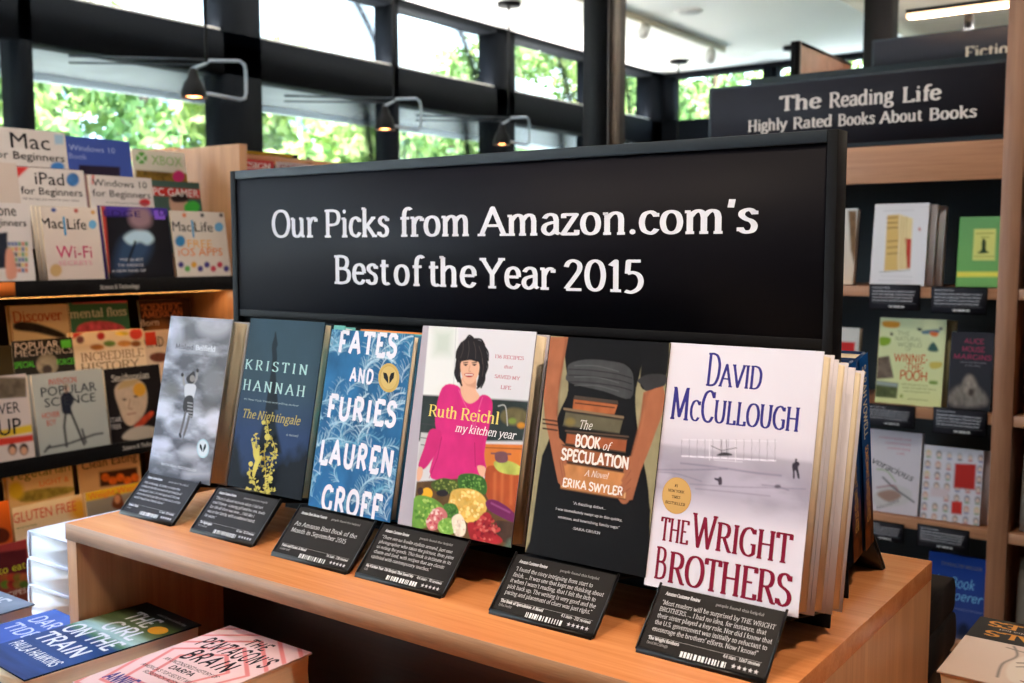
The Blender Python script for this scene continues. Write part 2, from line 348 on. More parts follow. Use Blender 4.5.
class Art:
    """draws on a face: origin at its bottom left, ex right, ez up; raster picture plus crisp layers above it.
       quad: the face's corners TL TR BR BL in the coordinates the drawing is written in"""
    def __init__(s, mb, org, ex, ez, n, w, h, quad=None, mat=None, step=.0013):
        s.mb = mb; s.o = np.array(org, float); s.ex = np.array(ex, float); s.ez = np.array(ez, float); s.n = np.array(n, float); s.w = w; s.h = h
        s.mat = mat or PRINT; s.layer = 1
        s.H = homography(quad, [(0, 0), (1, 0), (1, 1), (0, 1)]) if quad is not None else np.eye(3)
        s.nx = max(8, int(w/step)); s.ny = max(8, int(h/step)); s.img = None
    def uv(s, p):
        q = s.H@np.array([p[0], p[1], 1.]); return q[0]/q[2], q[1]/q[2]
    def P(s, x, z, lift): return s.o+s.ex*x+s.ez*z+s.n*lift
    def sticker(s, on):
        if on: s.main = s.mb; s.stk = MB(); s.mb = s.stk
        else: s.mb = s.main
    stk = None
    def lift(s): s.layer += 1; return .00012+s.layer*.00002
    # raster ------------------------------------------------
    def fill(s, top, bottom=None):
        a = lin(top); b = lin(bottom if bottom is not None else top); t = np.linspace(0, 1, s.ny)[:, None, None]
        s.img = np.ones((s.ny, s.nx, 3))*(a*(1-t)+b*t)
    def _g(s, pts): return np.array([[u*(s.nx-1), v*(s.ny-1)] for u, v in (s.uv(p) for p in pts)])
    def _box(s, g, pad):
        x0 = int(max(0, g[:, 0].min()-pad)); x1 = int(min(s.nx, g[:, 0].max()+pad+2)); y0 = int(max(0, g[:, 1].min()-pad)); y1 = int(min(s.ny, g[:, 1].max()+pad+2))
        if x1 <= x0 or y1 <= y0: return None
        Y, X = np.mgrid[y0:y1, x0:x1]; return x0, x1, y0, y1, X.astype(float), Y.astype(float)
    def blend(s, B, m, c, tex=None):
        x0, x1, y0, y1 = B; c = lin(c)
        if tex is not None: c = np.clip(c*(1+tex*(fbm(s.ny, s.nx, 14, int(x0*7+y0), 4)[y0:y1, x0:x1, None]-.5)*2), 0, 1)
        s.img[y0:y1, x0:x1] = s.img[y0:y1, x0:x1]*(1-m[..., None])+m[..., None]*c
    def shape(s, pts, c, soft=.7, tex=None, alpha=1.):
        g = s._g(pts); b = s._box(g, soft*2)
        if b is None: return
        x0, x1, y0, y1, X, Y = b; d = np.full(X.shape, 1e9); ins = np.zeros(X.shape, bool)
        for i in range(len(g)):
            ax, ay = g[i]; bx, by = g[(i+1) % len(g)]; dx, dy = bx-ax, by-ay; L = dx*dx+dy*dy+1e-9
            t = np.clip(((X-ax)*dx+(Y-ay)*dy)/L, 0, 1); d = np.minimum(d, np.hypot(X-ax-t*dx, Y-ay-t*dy))
            if abs(dy) > 1e-9: ins ^= ((ay > Y) != (by > Y)) & (X < (bx-ax)*(Y-ay)/dy+ax)
        sd = np.where(ins, d, -d); m = np.clip(.5+sd/(2*soft), 0, 1)*alpha
        s.blend((x0, x1, y0, y1), m, c, tex)
    def blob(s, x, y, rx, ry, c, soft=.7, tex=None, alpha=1., rot=0., k=20):
        cr, sr = math.cos(rot), math.sin(rot)
        s.shape([(x+rx*math.cos(t)*cr-ry*math.sin(t)*sr, y+rx*math.cos(t)*sr+ry*math.sin(t)*cr) for t in [2*math.pi*i/k for i in range(k)]], c, soft, tex, alpha)
    def smooth(s, pts, c, **k): s.shape([tuple(p) for p in crom(pts, True, 4)[:-1]], c, **k)
    def line(s, pts, wd, c, soft=.6, alpha=1., curve=False):
        if curve: pts = crom(pts, False, 5)
        g = s._g(pts); u0 = np.array(s.uv(pts[0])); u1 = np.array(s.uv((pts[0][0]+1, pts[0][1]))); sc_ = abs(u1[0]-u0[0])*(s.nx-1); r = wd*sc_/2
        b = s._box(g, r+2)
        if b is None: return
        x0, x1, y0, y1, X, Y = b; d = np.full(X.shape, 1e9)
        for i in range(len(g)-1):
            ax, ay = g[i]; bx, by = g[i+1]; dx, dy = bx-ax, by-ay; L = dx*dx+dy*dy+1e-9
            t = np.clip(((X-ax)*dx+(Y-ay)*dy)/L, 0, 1); d = np.minimum(d, np.hypot(X-ax-t*dx, Y-ay-t*dy))
        s.blend((x0, x1, y0, y1), np.clip(.5+(r-d)/(2*soft), 0, 1)*alpha, c)
    def done(s):
        if s.img is None: return
        xs = np.linspace(0, s.w, s.nx); zs = np.linspace(s.h, 0, s.ny)
        P = s.o+s.ex*xs[None, :, None]+s.ez*zs[:, None, None]+s.n*.0001
        s.mb.grids.append((P, s.img, s.mat)); s.img = None
    # crisp layers ------------------------------------------
    def poly(s, pts, c, uv=False):
        z = s.lift(); q = [(p if uv else s.uv(p)) for p in pts]
        q = [(min(max(u, 0), 1), min(max(v, 0), 1)) for u, v in q]
        P = [s.P(u*s.w, (1-v)*s.h, z) for u, v in q]
        ar = sum(q[i][0]*q[(i+1) % len(q)][1]-q[(i+1) % len(q)][0]*q[i][1] for i in range(len(q)))
        if ar > 0: P = P[::-1]
        s.mb.face(P, tuple(lin(c)), s.mat)
    def rect(s, u0, v0, u1, v1, c): s.poly([(u0, v0), (u1, v0), (u1, v1), (u0, v1)], c, True)
    def ellipse(s, x, y, rx, ry, c, k=28, uv=False): s.poly([(x+rx*math.cos(2*math.pi*i/k), y+ry*math.sin(2*math.pi*i/k)) for i in range(k)], c, uv)
    def text(s, t, p0, p1, cap, c, font='serif', w=1., flat=True, uv=False, track=0., n=5, ital=0., hair=1.):
        """p0, p1 baseline ends, cap = capital height, in drawing units"""
        f = (lambda p: p) if uv else s.uv
        a = f(p0); b = f(p1); t0 = f((p0[0], p0[1]-cap)); t1 = f((p1[0], p1[1]-cap))
        ch = (abs(a[1]-t0[1])+abs(b[1]-t1[1]))/2*s.h
        if flat: m = (a[1]+b[1])/2; a = (a[0], m); b = (b[0], m)
        A = np.array([a[0]*s.w, (1-a[1])*s.h]); B = np.array([b[0]*s.w, (1-b[1])*s.h])
        if font == 'sans': ps, W = sans2d(t, (w-1)*.016)
        elif font == 'line': ps, W = serif2d(t, .07*w, .065*w, False, n, track, ital)
        else: ps, W = serif2d(t, .078*w, .045*w*hair, True, n, track, ital)
        e = (B-A)/W; u = (B-A)/np.linalg.norm(B-A); up = np.array([-u[1], u[0]])*ch
        c = tuple(lin(c)); z = s.lift(); k = 0
        for p in ps:
            pts = [A+e*q[0]+up*q[1] for q in p]
            if min(q[0] for q in pts) < 0 or max(q[0] for q in pts) > s.w or min(q[1] for q in pts) < 0 or max(q[1] for q in pts) > s.h: 
                pts = [np.array([min(max(q[0], 0), s.w), min(max(q[1], 0), s.h)]) for q in pts]
            ar = sum(pts[i][0]*pts[(i+1) % len(pts)][1]-pts[(i+1) % len(pts)][0]*pts[i][1] for i in range(len(pts)))
            if ar < 0: pts = pts[::-1]
            k = (k+1) % 12
            s.mb.face([s.P(q[0], q[1], z+k*1.2e-6) for q in pts], c, s.mat)
    def lines(s, rows, u0, v0, dv, cap, c, width=None, **k):
        """paragraph in uv units: each row as wide as its letters ask, longest = width"""
        Ws = [serif2d(r)[1] for r in rows]; mx = max(Ws)
        for i, r in enumerate(rows):
            s.text(r, (u0, v0+i*dv), (u0+width*Ws[i]/mx, v0+i*dv), cap, c, uv=True, n=2, **k)
    def bars(s, u0, v0, u1, v1, c=(235, 235, 235), seed=3, back=(30, 30, 32)):
        r = random.Random(seed); x = u0
        while x < u1:
            wd = r.choice([.008, .012, .02]); s.rect(x, v0, min(x+wd, u1), v1, c); x += wd+r.choice([.008, .014, .018])

# ---------------------------------------------------------------- books and magazines
def frame_quad(M, w, h):
    """the photo coordinates of a front cover's corners, TL TR BR BL (drawings on covers are written in these)"""
    return [proj(M@Vector(p)) for p in ((0, 0, h), (w, 0, h), (w, 0, 0), (0, 0, 0))]
def xf(loc, rot): return Matrix.Translation(loc) @ Euler(rot).to_matrix().to_4x4()
def make_book(label, w, h, t, loc, rot, art=None, cover=(220, 220, 222), spine=None, spine_art=None, cat='book', group=None, name='book', pages=None, mat=None, step=.00095, hard=True):
    root = empty(name, loc, rot); M = xf(loc, rot); mat = mat or PRINT
    tag(root, label, cat, group)
    mb = MB(); cc = tuple(lin(cover)); sp = tuple(lin(spine if spine is not None else cover)); bt = .0022 if hard else .0005; in_ = .003 if hard else 0
    mb.box(0, w, 0, bt, 0, h, mat, cc); mb.box(0, w, t-bt, t, 0, h, mat, cc)
    k = 6; prof = []                                            # slightly rounded spine
    for i in range(k+1):
        a = math.pi*i/k; prof.append((-.0035*math.sin(a), t/2-t/2*math.cos(a)))
    poly = prof+[(.0012, t), (.0012, 0)]
    mb.prism(poly, 2, 0, h, mat, sp)
    if art:
        A = Art(mb, (0, 0, 0), (1, 0, 0), (0, 0, 1), (0, -1, 0), w, h, frame_quad(M, w, h), mat, step); art(A); A.done(); stk = A.stk
    else: stk = None
    if spine_art:
        A = Art(mb, (-.0036, t, 0), (0, -1, 0), (0, 0, 1), (-1, 0, 0), t, h, None, mat); spine_art(A); A.done()
    cv = mb.build('cover', root)
    if stk: stk.build('award_sticker', cv)['label'] = 'round award sticker on the cover'
    pb = MB(); x0, x1 = .001, w-in_; y0, y1 = bt, t-bt; g = 6
    for (za, zb) in ((in_, h-in_),):                            # page block with a hollow fore-edge
        pr = [(x0, y0)]+[(x1-(.0022 if hard else 0)*math.sin(math.pi*i/g), y0+(y1-y0)*i/g) for i in range(g+1)]+[(x0, y1)]
        pb.prism(pr, 2, za, zb, pages or PAGES)
    pb.build('page_block', root)
    return root
def Z(x0, y0, s):
    """reading off an enlarged view of the photo: enlarged coordinates -> photo coordinates"""
    def f(*v): 
        q = [(x0+v[i]/s, y0+v[i+1]/s) for i in range(0, len(v), 2)]
        return q if len(q) > 1 else q[0]
    return f
TOPZ = 1.0; LOWZ = .71
# ================================================================ the display case
case = empty('display_case', (-.9, 1.12, LOWZ)); ox, oy, oz = -.9, 1.12, LOWZ
tag(case, 'light oak display case with an open front standing on the lower table', 'display case')
X0, X1, Y0, Y1, TH = -1.449, -.344, .834, 1.407, .025
def B(name, parent, o, x0, x1, y0, y1, z0, z1, m, bevel=0., kind=None):
    mb = MB(); mb.box(x0-o[0], x1-o[0], y0-o[1], y1-o[1], z0-o[2], z1-o[2], m); ob = mb.build(name, parent, bevel)
    if kind: ob['kind'] = kind
    return ob
O = (ox, oy, oz)
B('top_panel', case, O, X0, X1, Y0, Y1, TOPZ-TH, TOPZ, OAKX, .0004)
B('side_panel', case, O, X0, X0+TH, Y0+.0005, Y1-.0005, LOWZ, TOPZ-TH, OAKZ, .0008)
B('side_panel', case, O, X1-TH, X1, Y0+.0005, Y1-.0005, LOWZ, TOPZ-TH, OAKZ, .0008)
B('back_panel', case, O, X0+TH, X1-TH, 1.10, 1.118, LOWZ, TOPZ-TH, DARKIN)
# front edge band of the top, a thinner grained strip
B('edge_band', case, O, X0, X1, Y0-.0012, Y0, TOPZ-TH, TOPZ-.0002, EDGE)

# ================================================================ the sign on the case
SX0, SX1, SY, SZ0, SZ1 = -1.393, -.396, 1.119, 1.300, 1.540
sign = empty('display_sign', (-.9, SY+.02, TOPZ)); tag(sign, 'long black sign reading Our Picks, Best of the Year 2015, on the display case', 'sign')
o = (-.9, SY+.02, TOPZ)
B('post', sign, o, SX0-.008, SX0+.006, SY-.002, SY+.028, TOPZ, SZ1, BLACK, .001)
B('post', sign, o, SX1-.001, SX1+.011, SY-.002, SY+.028, TOPZ, SZ1, BLACK, .001)
B('top_rail', sign, o, SX0+.006, SX1-.001, SY-.003, SY+.026, SZ1-.014, SZ1, FRAME, .001)
B('bottom_rail', sign, o, SX0+.006, SX1-.001, SY-.0008, SY+.026, SZ0, SZ0+.012, BLACK, .001)
B('backboard', sign, o, SX0+.006, SX1-.001, SY+.008, SY+.018, TOPZ, SZ0, BLACK)
mb = MB(); pc = tuple(lin((22, 22, 30)))
pw = SX1-.001-SX0-.006; ph = SZ1-.014-SZ0-.012
org = np.array([SX0+.006-o[0], SY-o[1], SZ0+.012-o[2]])
mb.box(org[0], org[0]+pw, org[1], org[1]+.02, org[2], org[2]+ph, PANEL, pc)
W0 = org+np.array(o)
q = [proj(W0+np.array(d)) for d in ((0, 0, ph), (pw, 0, ph), (pw, 0, 0), (0, 0, 0))]
A = Art(mb, org, (1, 0, 0), (0, 0, 1), (0, -1, 0), pw, ph, q, MATTE)
z1 = Z(260, 190, 3.793); z2 = Z(500, 190, 3.793)
wc = (228, 226, 236)
def twoends(a, s, p0, p1, c0, c1, c, **k):
    a.text(s, p0, p1, (c0+c1)/2, c, **k)
# words placed one by one so that the spacing is the sign's own
for s_, p0, p1, cap in [('Our', z1(46, 177), z1(216, 176), 26.), ('Picks', z1(244, 176), z1(492, 174), 26.2), ('from', z1(524, 173), z1(803, 171), 26.6),
                        ("Amazon.com's", z1(832, 171), (758.6, 231.8), 29.3),
                        ('Best', z1(280, 352), z1(490, 356), 26.8), ('of', z1(506, 358), z1(614, 360), 27), ('the', z1(634, 361), z1(822, 366), 27.4),
                        ('Year', z1(838, 368), z2(206, 374), 28.4), ('2015', z2(240, 377), z2(548, 384), 29.4)]:
    A.text(s_, p0, p1, cap, wc, w=1.12, n=8)
mb.build('sign_panel', sign)

# ================================================================ book stands with their review cards
def stars(a, u0, u1, v, r, n, c):
    for i in range(n):
        cx = u0+(u1-u0)*i/(n-1); P = []
        for k in range(10):
            rr = r if k % 2 == 0 else r*.42; t = math.pi*k/5
            P.append((cx+rr*math.sin(t)*.55, v-rr*math.cos(t)))
        a.poly(P, c, True)
def make_stand(x, w, dy, label, head, rows, title, by, rate, cap=.062, v0=.27, dv=.1, width=.86, mirror=False, depth=.134, zl=1.0555):
    c0 = (x+w/2, .905+dy, TOPZ); rot = (0, 0, 0)
    if mirror: c0 = (x+w/2, 2.238-.905, TOPZ); rot = (0, 0, math.pi)
    st = empty('book_stand', c0, rot); tag(st, label, 'book stand', 'book stands on the display case')
    hw = w/2; p = lambda y, z: (y-.905, z-1.0)
    a = R(11.75); ey, ez = math.cos(a), -math.sin(a)
    A0 = (.957, 1.0555); L0 = (.957, min(zl, 1.0555)); E0 = (L0[0]+ey*depth, L0[1]+ez*depth)
    m = MB()
    m.prism([p(.905, 1.0), p(.910, 1.0), p(.9605, 1.0515), p(*A0)], 0, -hw, hw, ACRYL)                # sloping front
    m.prism([p(.9015, 1.0), p(.905, 1.0), p(.9075, 1.0025), p(.9050, 1.0055)], 0, -hw, hw, ACRYL)      # front lip
    m.prism([p(.9045, 1.003), p(.957, 1.0585), p(.9585, 1.057), p(.906, 1.0015)], 0, -hw-.0022, -hw, ACRYL)
    m.prism([p(.9045, 1.003), p(.957, 1.0585), p(.9585, 1.057), p(.906, 1.0015)], 0, hw, hw+.0022, ACRYL)
    m.build('front_plate', st)
    l = MB(); l.prism([p(*L0), p(L0[0]-.003*ez, L0[1]-.004), p(E0[0], E0[1]-.004), p(*E0)], 0, -hw, hw, BLACK); l.build('ledge', st)
    b = MB(); b.prism([p(E0[0]-.004, TOPZ), p(*E0), p(E0[0]+.002, E0[1]), p(E0[0], TOPZ)], 0, -hw, hw, BLACK); b.build('rear_leg', st)
    r = MB(); up = (math.sin(a), math.cos(a)); T = (E0[0]+up[0]*.07, E0[1]+up[1]*.07)
    r.prism([p(*E0), p(E0[0]+.003, E0[1]), p(T[0]+.003, T[1]), p(*T)], 0, -hw*.6, hw*.6, BLACK); r.build('backrest', st)
    if mirror: return st
    L = math.hypot(.052, .0555); d = np.array([0, .052/L, .0555/L]); nrm = np.array([0, -.0555/L, .052/L])
    cm = MB(); og = np.array([-hw+.0005, -.0002, .0006]); og = og+nrm*.0006
    W_, H_ = w-.001, L-.001
    og2 = og-nrm*.0005
    P = [og2, og2+np.array([W_, 0, 0]), og2+np.array([W_, 0, 0])+d*H_, og2+d*H_]; Q = [p_+nrm*.0005 for p_ in P]
    cc = tuple(lin((36, 32, 31)))
    cm.face(Q, cc, PLASTIC); cm.face(P[::-1], cc, PLASTIC)
    for i in range(4): cm.face([P[i], P[(i+1) % 4], Q[(i+1) % 4], Q[i]], cc, PLASTIC)
    Wd = np.array(c0)
    A = Art(cm, og, (1, 0, 0), d, nrm, W_, H_, None, MATTE)
    wcol = (204, 200, 202); g = (150, 146, 146)
    A.text(head, (.06, .125), (.06+.0105*len(head)*1.25, .125), .05, wcol, uv=True, w=1.6, n=2)
    A.text('people found this helpful', (.48, .125), (.86, .125), .038, g, uv=True, n=2)
    A.lines(rows, .055, v0, dv, cap*.93, wcol, width, w=.72)
    A.rect(.05, .745, .95, .75, g)
    A.text(title, (.05, .80), (.05+.0135*len(title), .80), .045, wcol, uv=True, w=1.7, n=2)
    A.text(by, (.05, .865), (.05+.011*len(by), .865), .04, g, uv=True, n=2)
    A.text(rate, (.66, .80), (.94, .80), .045, wcol, uv=True, n=2, w=1.3)
    A.bars(.34, .86, .70, .955, (230, 230, 230), seed=len(title))
    stars(A, .76, .93, .885, .035, 5, wcol)
    A.text('as of 10/15/2015', (.75, .975), (.94, .975), .032, g, uv=True, n=2)
    cm.build('review_card', st)
    return st
K = 1.0356
bk = [(-1.434, .130, 'leftmost black book stand with review card under the grey cloud cover book', 'Amazon Customer Review',
       ['Rich in meaning, this debut is a story that', 'celebrates the life and warmth and wisdom of', 'young girls, how to be seen again and feel seen.', 'I never wanted to put this one down at all, and the', 'world it made was cleverly drawn"'], 'Between Clouds', 'a novel', '4.2 stars - 103 reviews', .055, .25, .092, .86),
      (-1.257, .136, 'black book stand with review card under the dark blue book with golden vine', 'Amazon Customer Review',
       ['"There is almost no room where I did not', 'read Vianne - a young girl and her son, made', 'her life all there was over ... I felt like I', 'was in her family, with a saddened mind,', 'for years."'], 'The Nightingale', 'Kristin Hannah', '4.8 stars - 20,570 reviews', .062, .25, .1, .86),
      (-1.069, .141, 'black book stand under the blue feathered book, its card with two large lines', 'Amazon Book Review Favorite',
       ['An Amazon Best Book of the', 'Month in September 2015'], 'Fates and Furies: A Novel', 'Lauren Groff', '3.6 stars - 238 reviews', .085, .36, .135, .84),
      (-.913, .141, 'black book stand with review card under the cookbook with a woman in pink', 'Amazon Customer Review',
       ['"There are no foodie stylists around, just one', 'photographer who takes the picture, then joins', 'us eating the goods. This book is intimate in its', 'charm and food, with recipes that are classic', 'updated with contemporary touches."'], 'My Kitchen Year: 136 Recipes That Saved My', 'Life', '4.6 stars - 70 reviews', .06, .25, .095, .88),
      (-.696, .136, 'black book stand with review card under the dark book with hands holding books', 'Amazon Customer Review',
       ['"I found the story intriguing from start to', 'finish. ... It was one that kept me thinking about', "it when I wasn't reading, that I felt the itch to", 'pick back up. The writing is very good and the', 'pacing and placement of clues was just right."'], 'The Book of Speculation: A Novel', 'Erika Swyler', '4.1 stars - 212 reviews', .068, .26, .1, .9),
      (-.506, .137, 'rightmost front book stand with review card under the white airplane book', 'Amazon Customer Review',
       ['"Most readers will be surprised by THE WRIGHT', 'BROTHERS. ... I had no idea, for instance, that', 'their sister played a key role. Nor did I know that', 'the U.S. government was initially so reluctant to', 'encourage the brothers\' efforts. Now I know!"'], 'The Wright Brothers', 'David McCullough', '4.6 stars - 3,067 reviews', .068, .27, .1, .92)]
CQ = [[(172,317),(230,318),(212,486),(147,472)], [(247.6,317),(321.4,323),(304.5,501),(230.7,486)], [(329.7,329.8),(412.3,333.6),(391.4,523),(310.7,506)],
      [(420,325),(532,332),(515,548),(401,525)], [(548.5,335),(667.7,343.6),(647.6,579),(527.6,552)], [(668.1,343.6),(821.3,349.8),(800.5,620.6),(647,583.2)]]
LEAN = -R(11.75); BY0 = .9605; DY = [.012, .012, .0035, .005, 0., 0.]
def solve_cover(q, BY):
    """cover corners in the photo -> x, z of the bottom edge, width and height of a cover leaning back in the stands"""
    bl = atY(*q[3], BY); br = atY(*q[2], BY); z = (bl[2]+br[2])/2; k = math.tan(R(11.75)); P = []
    for c in q[:2]:
        r = ray(*c); t = (BY-k*(z-EYE))/(r[1]-k*r[2]); P.append(CAM+r*t)
    return (bl[0]+P[0][0])/2, z, ((br[0]-bl[0])+(P[1][0]-P[0][0]))/2, (P[0][2]+P[1][2]-2*z)/2/math.cos(R(11.75))
SV = [solve_cover(q, BY0+d) for q, d in zip(CQ, DY)]
for (x, w, lab, head, rows, ti, by, rt, cap, v0, dv, wd), s_, dy in zip(bk, SV, DY): make_stand(x, w, dy, lab, head, rows, ti, by, rt, cap, v0, dv, wd, zl=s_[1]-.0012)
make_stand(-.535, .150, 0, 'black book stand behind the sign under the two dark blue spines', '', [], '', '', '', mirror=True, depth=.09)

# ================================================================ the six featured books
def step_back(n, t, i): return (BY0+DY[i]+math.cos(R(11.75))*t*n, SV[i][1]-math.sin(R(11.75))*t*n)

def art_clouds(a):
    z1 = Z(140, 310, 7.59); z2 = Z(140, 400, 7.59)
    n = fbm(a.ny, a.nx, 2, 3, 6, 9, .55); n2 = fbm(a.ny, a.nx, 1.5, 9, 5, 10)
    v = np.linspace(0, 1, a.ny)[:, None]
    b = .36+.42*np.clip((n-.38)*3.0, 0, 1)*(.75+.5*n2)
    b = b+.10*np.clip((.34-v)*3, 0, 1)
    a.img = np.stack([b*.97, b*.98, b*1.05], -1)**2.1
    for (x, y, rx, ry, c, al) in [(330, 70, 60, 45, (110, 112, 112), .7), (560, 120, 130, 90, (190, 190, 202), .7), (270, 200, 60, 160, (205, 206, 224), .6), (230, 610, 70, 60, (120, 120, 118), .8), (560, 560, 90, 120, (150, 150, 155), .5), (330, 250, 60, 50, (140, 140, 142), .5)]:
        a.blob(*z1(x, y), rx/7.59, ry/7.59, c, soft=8, alpha=al)
    for (x, y, rx, ry, c, al) in [(160, 60, 90, 60, (205, 205, 215), .7), (150, 340, 90, 50, (208, 208, 222), .8), (480, 60, 110, 60, (110, 108, 108), .6), (560, 170, 60, 90, (215, 215, 228), .7), (380, 400, 80, 50, (205, 205, 215), .7), (200, 470, 140, 40, (120, 122, 128), .6), (450, 560, 130, 30, (185, 186, 196), .7), (300, 190, 60, 60, (150, 150, 156), .5)]:
        a.blob(*z2(x, y), rx/7.59, ry/7.59, c, soft=7, alpha=al)
    dk = (52, 50, 52)
    a.line(z1(328, 500, 335, 560, 355, 590), 2.2, (150, 145, 145)); a.line(z1(435, 465, 430, 520, 405, 560), 2.2, (150, 145, 145))
    a.blob(*z1(322, 492), 1.4, 2, dk); a.blob(*z1(437, 460), 1.3, 2, dk)
    a.smooth(z1(350, 520, 380, 485, 410, 465, 418, 500, 410, 550, 372, 560), dk); a.blob(*z1(398, 520), 2.6, 3.4, (140, 132, 128))
    a.smooth(z1(340, 575, 380, 560, 425, 575, 415, 640, 400, 670, 345, 665), (205, 204, 210))
    a.smooth(z1(345, 660, 400, 655)+z2(405, 60, 400, 130, 380, 130, 360, 95, 345, 100, 325, 60), (60, 58, 60))
    for y in (20, 45, 70, 95, 118): a.line(z2(362, y, 398, y+6), .8, (150, 148, 150))
    a.line(z2(345, 95, 328, 170, 305, 260), 2.2, (105, 100, 102)); a.line(z2(372, 130, 355, 200, 335, 262), 2.2, (105, 100, 102))
    a.line(z2(302, 262, 308, 276), 2, (60, 60, 62)); a.line(z2(330, 262, 330, 305), 1., (110, 110, 112))
    a.done()
    a.text('Mislaid', z1(268, 290), z1(405, 302), 4.6, (96, 96, 104), w=1.1); a.text('Belfield', z1(420, 302), z1(572, 316), 4.8, (222, 224, 232), w=1.2)
    a.text('a novel of the open sky', z1(320, 342), z1(520, 356), 2., (110, 110, 118), n=2)
    a.sticker(True); x, y = z2(478, 368); a.ellipse(x, y, 6.2, 9.6, (166, 196, 206)); a.ellipse(x, y, 5.2, 8.3, (205, 214, 220))
    for sx in (-1, 1): a.poly([(x+sx*.4, y+4), (x+sx*3.2, y-1), (x+sx*3.2, y-4.5), (x+sx*1.6, y-4), (x+sx*.4, y)], (36, 50, 56))
    a.sticker(False)
    a.text('NATIONAL BESTSELLER', z2(160, 500), z2(430, 535), 2.2, (200, 202, 210), n=2)
def art_night(a):
    z1 = Z(230, 310, 6.827); z2 = Z(230, 400, 6.209)
    v = np.linspace(0, 1, a.ny)[:, None]; u = np.linspace(0, 1, a.nx)[None, :]
    n = fbm(a.ny, a.nx, 4, 5, 5)
    base = np.ones((a.ny, a.nx, 3))*lin((52, 76, 92)); blue = lin((44, 66, 108)); dark = lin((18, 22, 32))
    w1 = np.clip((v-.38)*3.5, 0, 1)*np.ones_like(u); base = base*(1-w1[..., None])+w1[..., None]*blue
    edge = .70-.10*np.abs(u-.45)*-1.2; w2 = np.clip((v-(.80-.12*np.abs(u-.42)*2.0))*9+(n-.5)*3, 0, 1); base = base*(1-w2[..., None])+w2[..., None]*dark
    vg = .62+.38*np.clip(1-((u-.5)**2*2.2+(v-.35)**2*1.1), 0, 1); a.img = base*vg[..., None]*(.85+.3*n[..., None])
    dk = (24, 34, 44)
    a.shape(z1(308, 150, 314, 150, 326, 235, 318, 262, 322, 330, 312, 420, 330, 683, 240, 683, 280, 420, 290, 330, 286, 262, 288, 235, 304, 180), dk, soft=1.2)
    a.shape(z2(238, 0, 275, 0, 285, 150, 320, 330, 160, 330, 205, 150), dk, soft=3)
    a.done()
    tq = (176, 214, 214); ylw = (204, 190, 92)
    a.text('KRISTIN', z1(100, 400), z1(528, 443), 9.6, tq, w=1., hair=.6, track=.35); a.text('HANNAH', z1(86, 543), z1(510, 590), 10.4, tq, w=1., hair=.6, track=.3)
    a.text('#1 New York Times bestselling author', z1(95, 608), z1(468, 662), 1.6, (150, 170, 175), n=2)
    a.text('The Nightingale', z2(72, 108), z2(432, 152), 8.4, (190, 170, 92), w=.8, ital=.22)
    a.text('a novel', z2(348, 222), z2(424, 230), 2.4, (140, 150, 160), n=2)
    r = random.Random(4)
    def leafs(pts, n, side):
        P = crom(pts, False, 8)
        for i in range(int(n*1.8)):
            k = r.randrange(len(P)-1); p = P[k]; t = r.uniform(0, 6.28); x = p[0]+math.cos(t)*r.uniform(8, 30); y = p[1]+math.sin(t)*r.uniform(8, 26)
            d = r.uniform(0, 3.1); l = r.uniform(9, 15); w = l*.5
            a.poly([z2(x-math.cos(d)*l, y-math.sin(d)*l), z2(x+math.sin(d)*w, y-math.cos(d)*w), z2(x+math.cos(d)*l, y+math.sin(d)*l), z2(x-math.sin(d)*w, y+math.cos(d)*w)], ylw)
            if i % 2 == 0: stem([p, (x, y)], 2.2)
    def stem(pts, w=4.):
        P = [np.array(p, float) for p in pts]
        for i in range(len(P)-1):
            d = P[i+1]-P[i]; nn = np.array([-d[1], d[0]])/(np.linalg.norm(d)+1e-6)*w/2
            a.poly([z2(*(P[i]+nn)), z2(*(P[i+1]+nn)), z2(*(P[i+1]-nn)), z2(*(P[i]-nn))], ylw)
    for pts, n in [([(215, 600), (222, 450), (215, 330), (240, 220), (232, 130)], 26), ([(185, 600), (160, 520), (135, 480), (128, 420)], 16), ([(255, 600), (250, 520), (265, 420), (290, 300), (262, 230)], 26), ([(212, 420), (190, 320), (178, 230)], 16), ([(215, 600), (150, 570), (120, 560)], 8), ([(220, 600), (262, 580), (280, 560)], 8)]:
        stem([tuple(p) for p in crom(pts, False, 6)]); leafs(pts, n, 1)
    for x, y, rr in ((258, 232, 19), (154, 398, 14), (277, 488, 15), (232, 142, 12)): a.poly([z2(x+rr*math.cos(t), y+rr*1.15*math.sin(t)) for t in [6.283*i/14 for i in range(14)]], ylw)
    a.poly([z2(*p) for p in ((158, 255), (168, 310), (170, 345), (182, 380), (168, 420), (162, 470), (176, 482), (190, 440), (205, 400), (228, 352), (222, 345), (210, 350), (204, 300), (190, 305))], ylw)
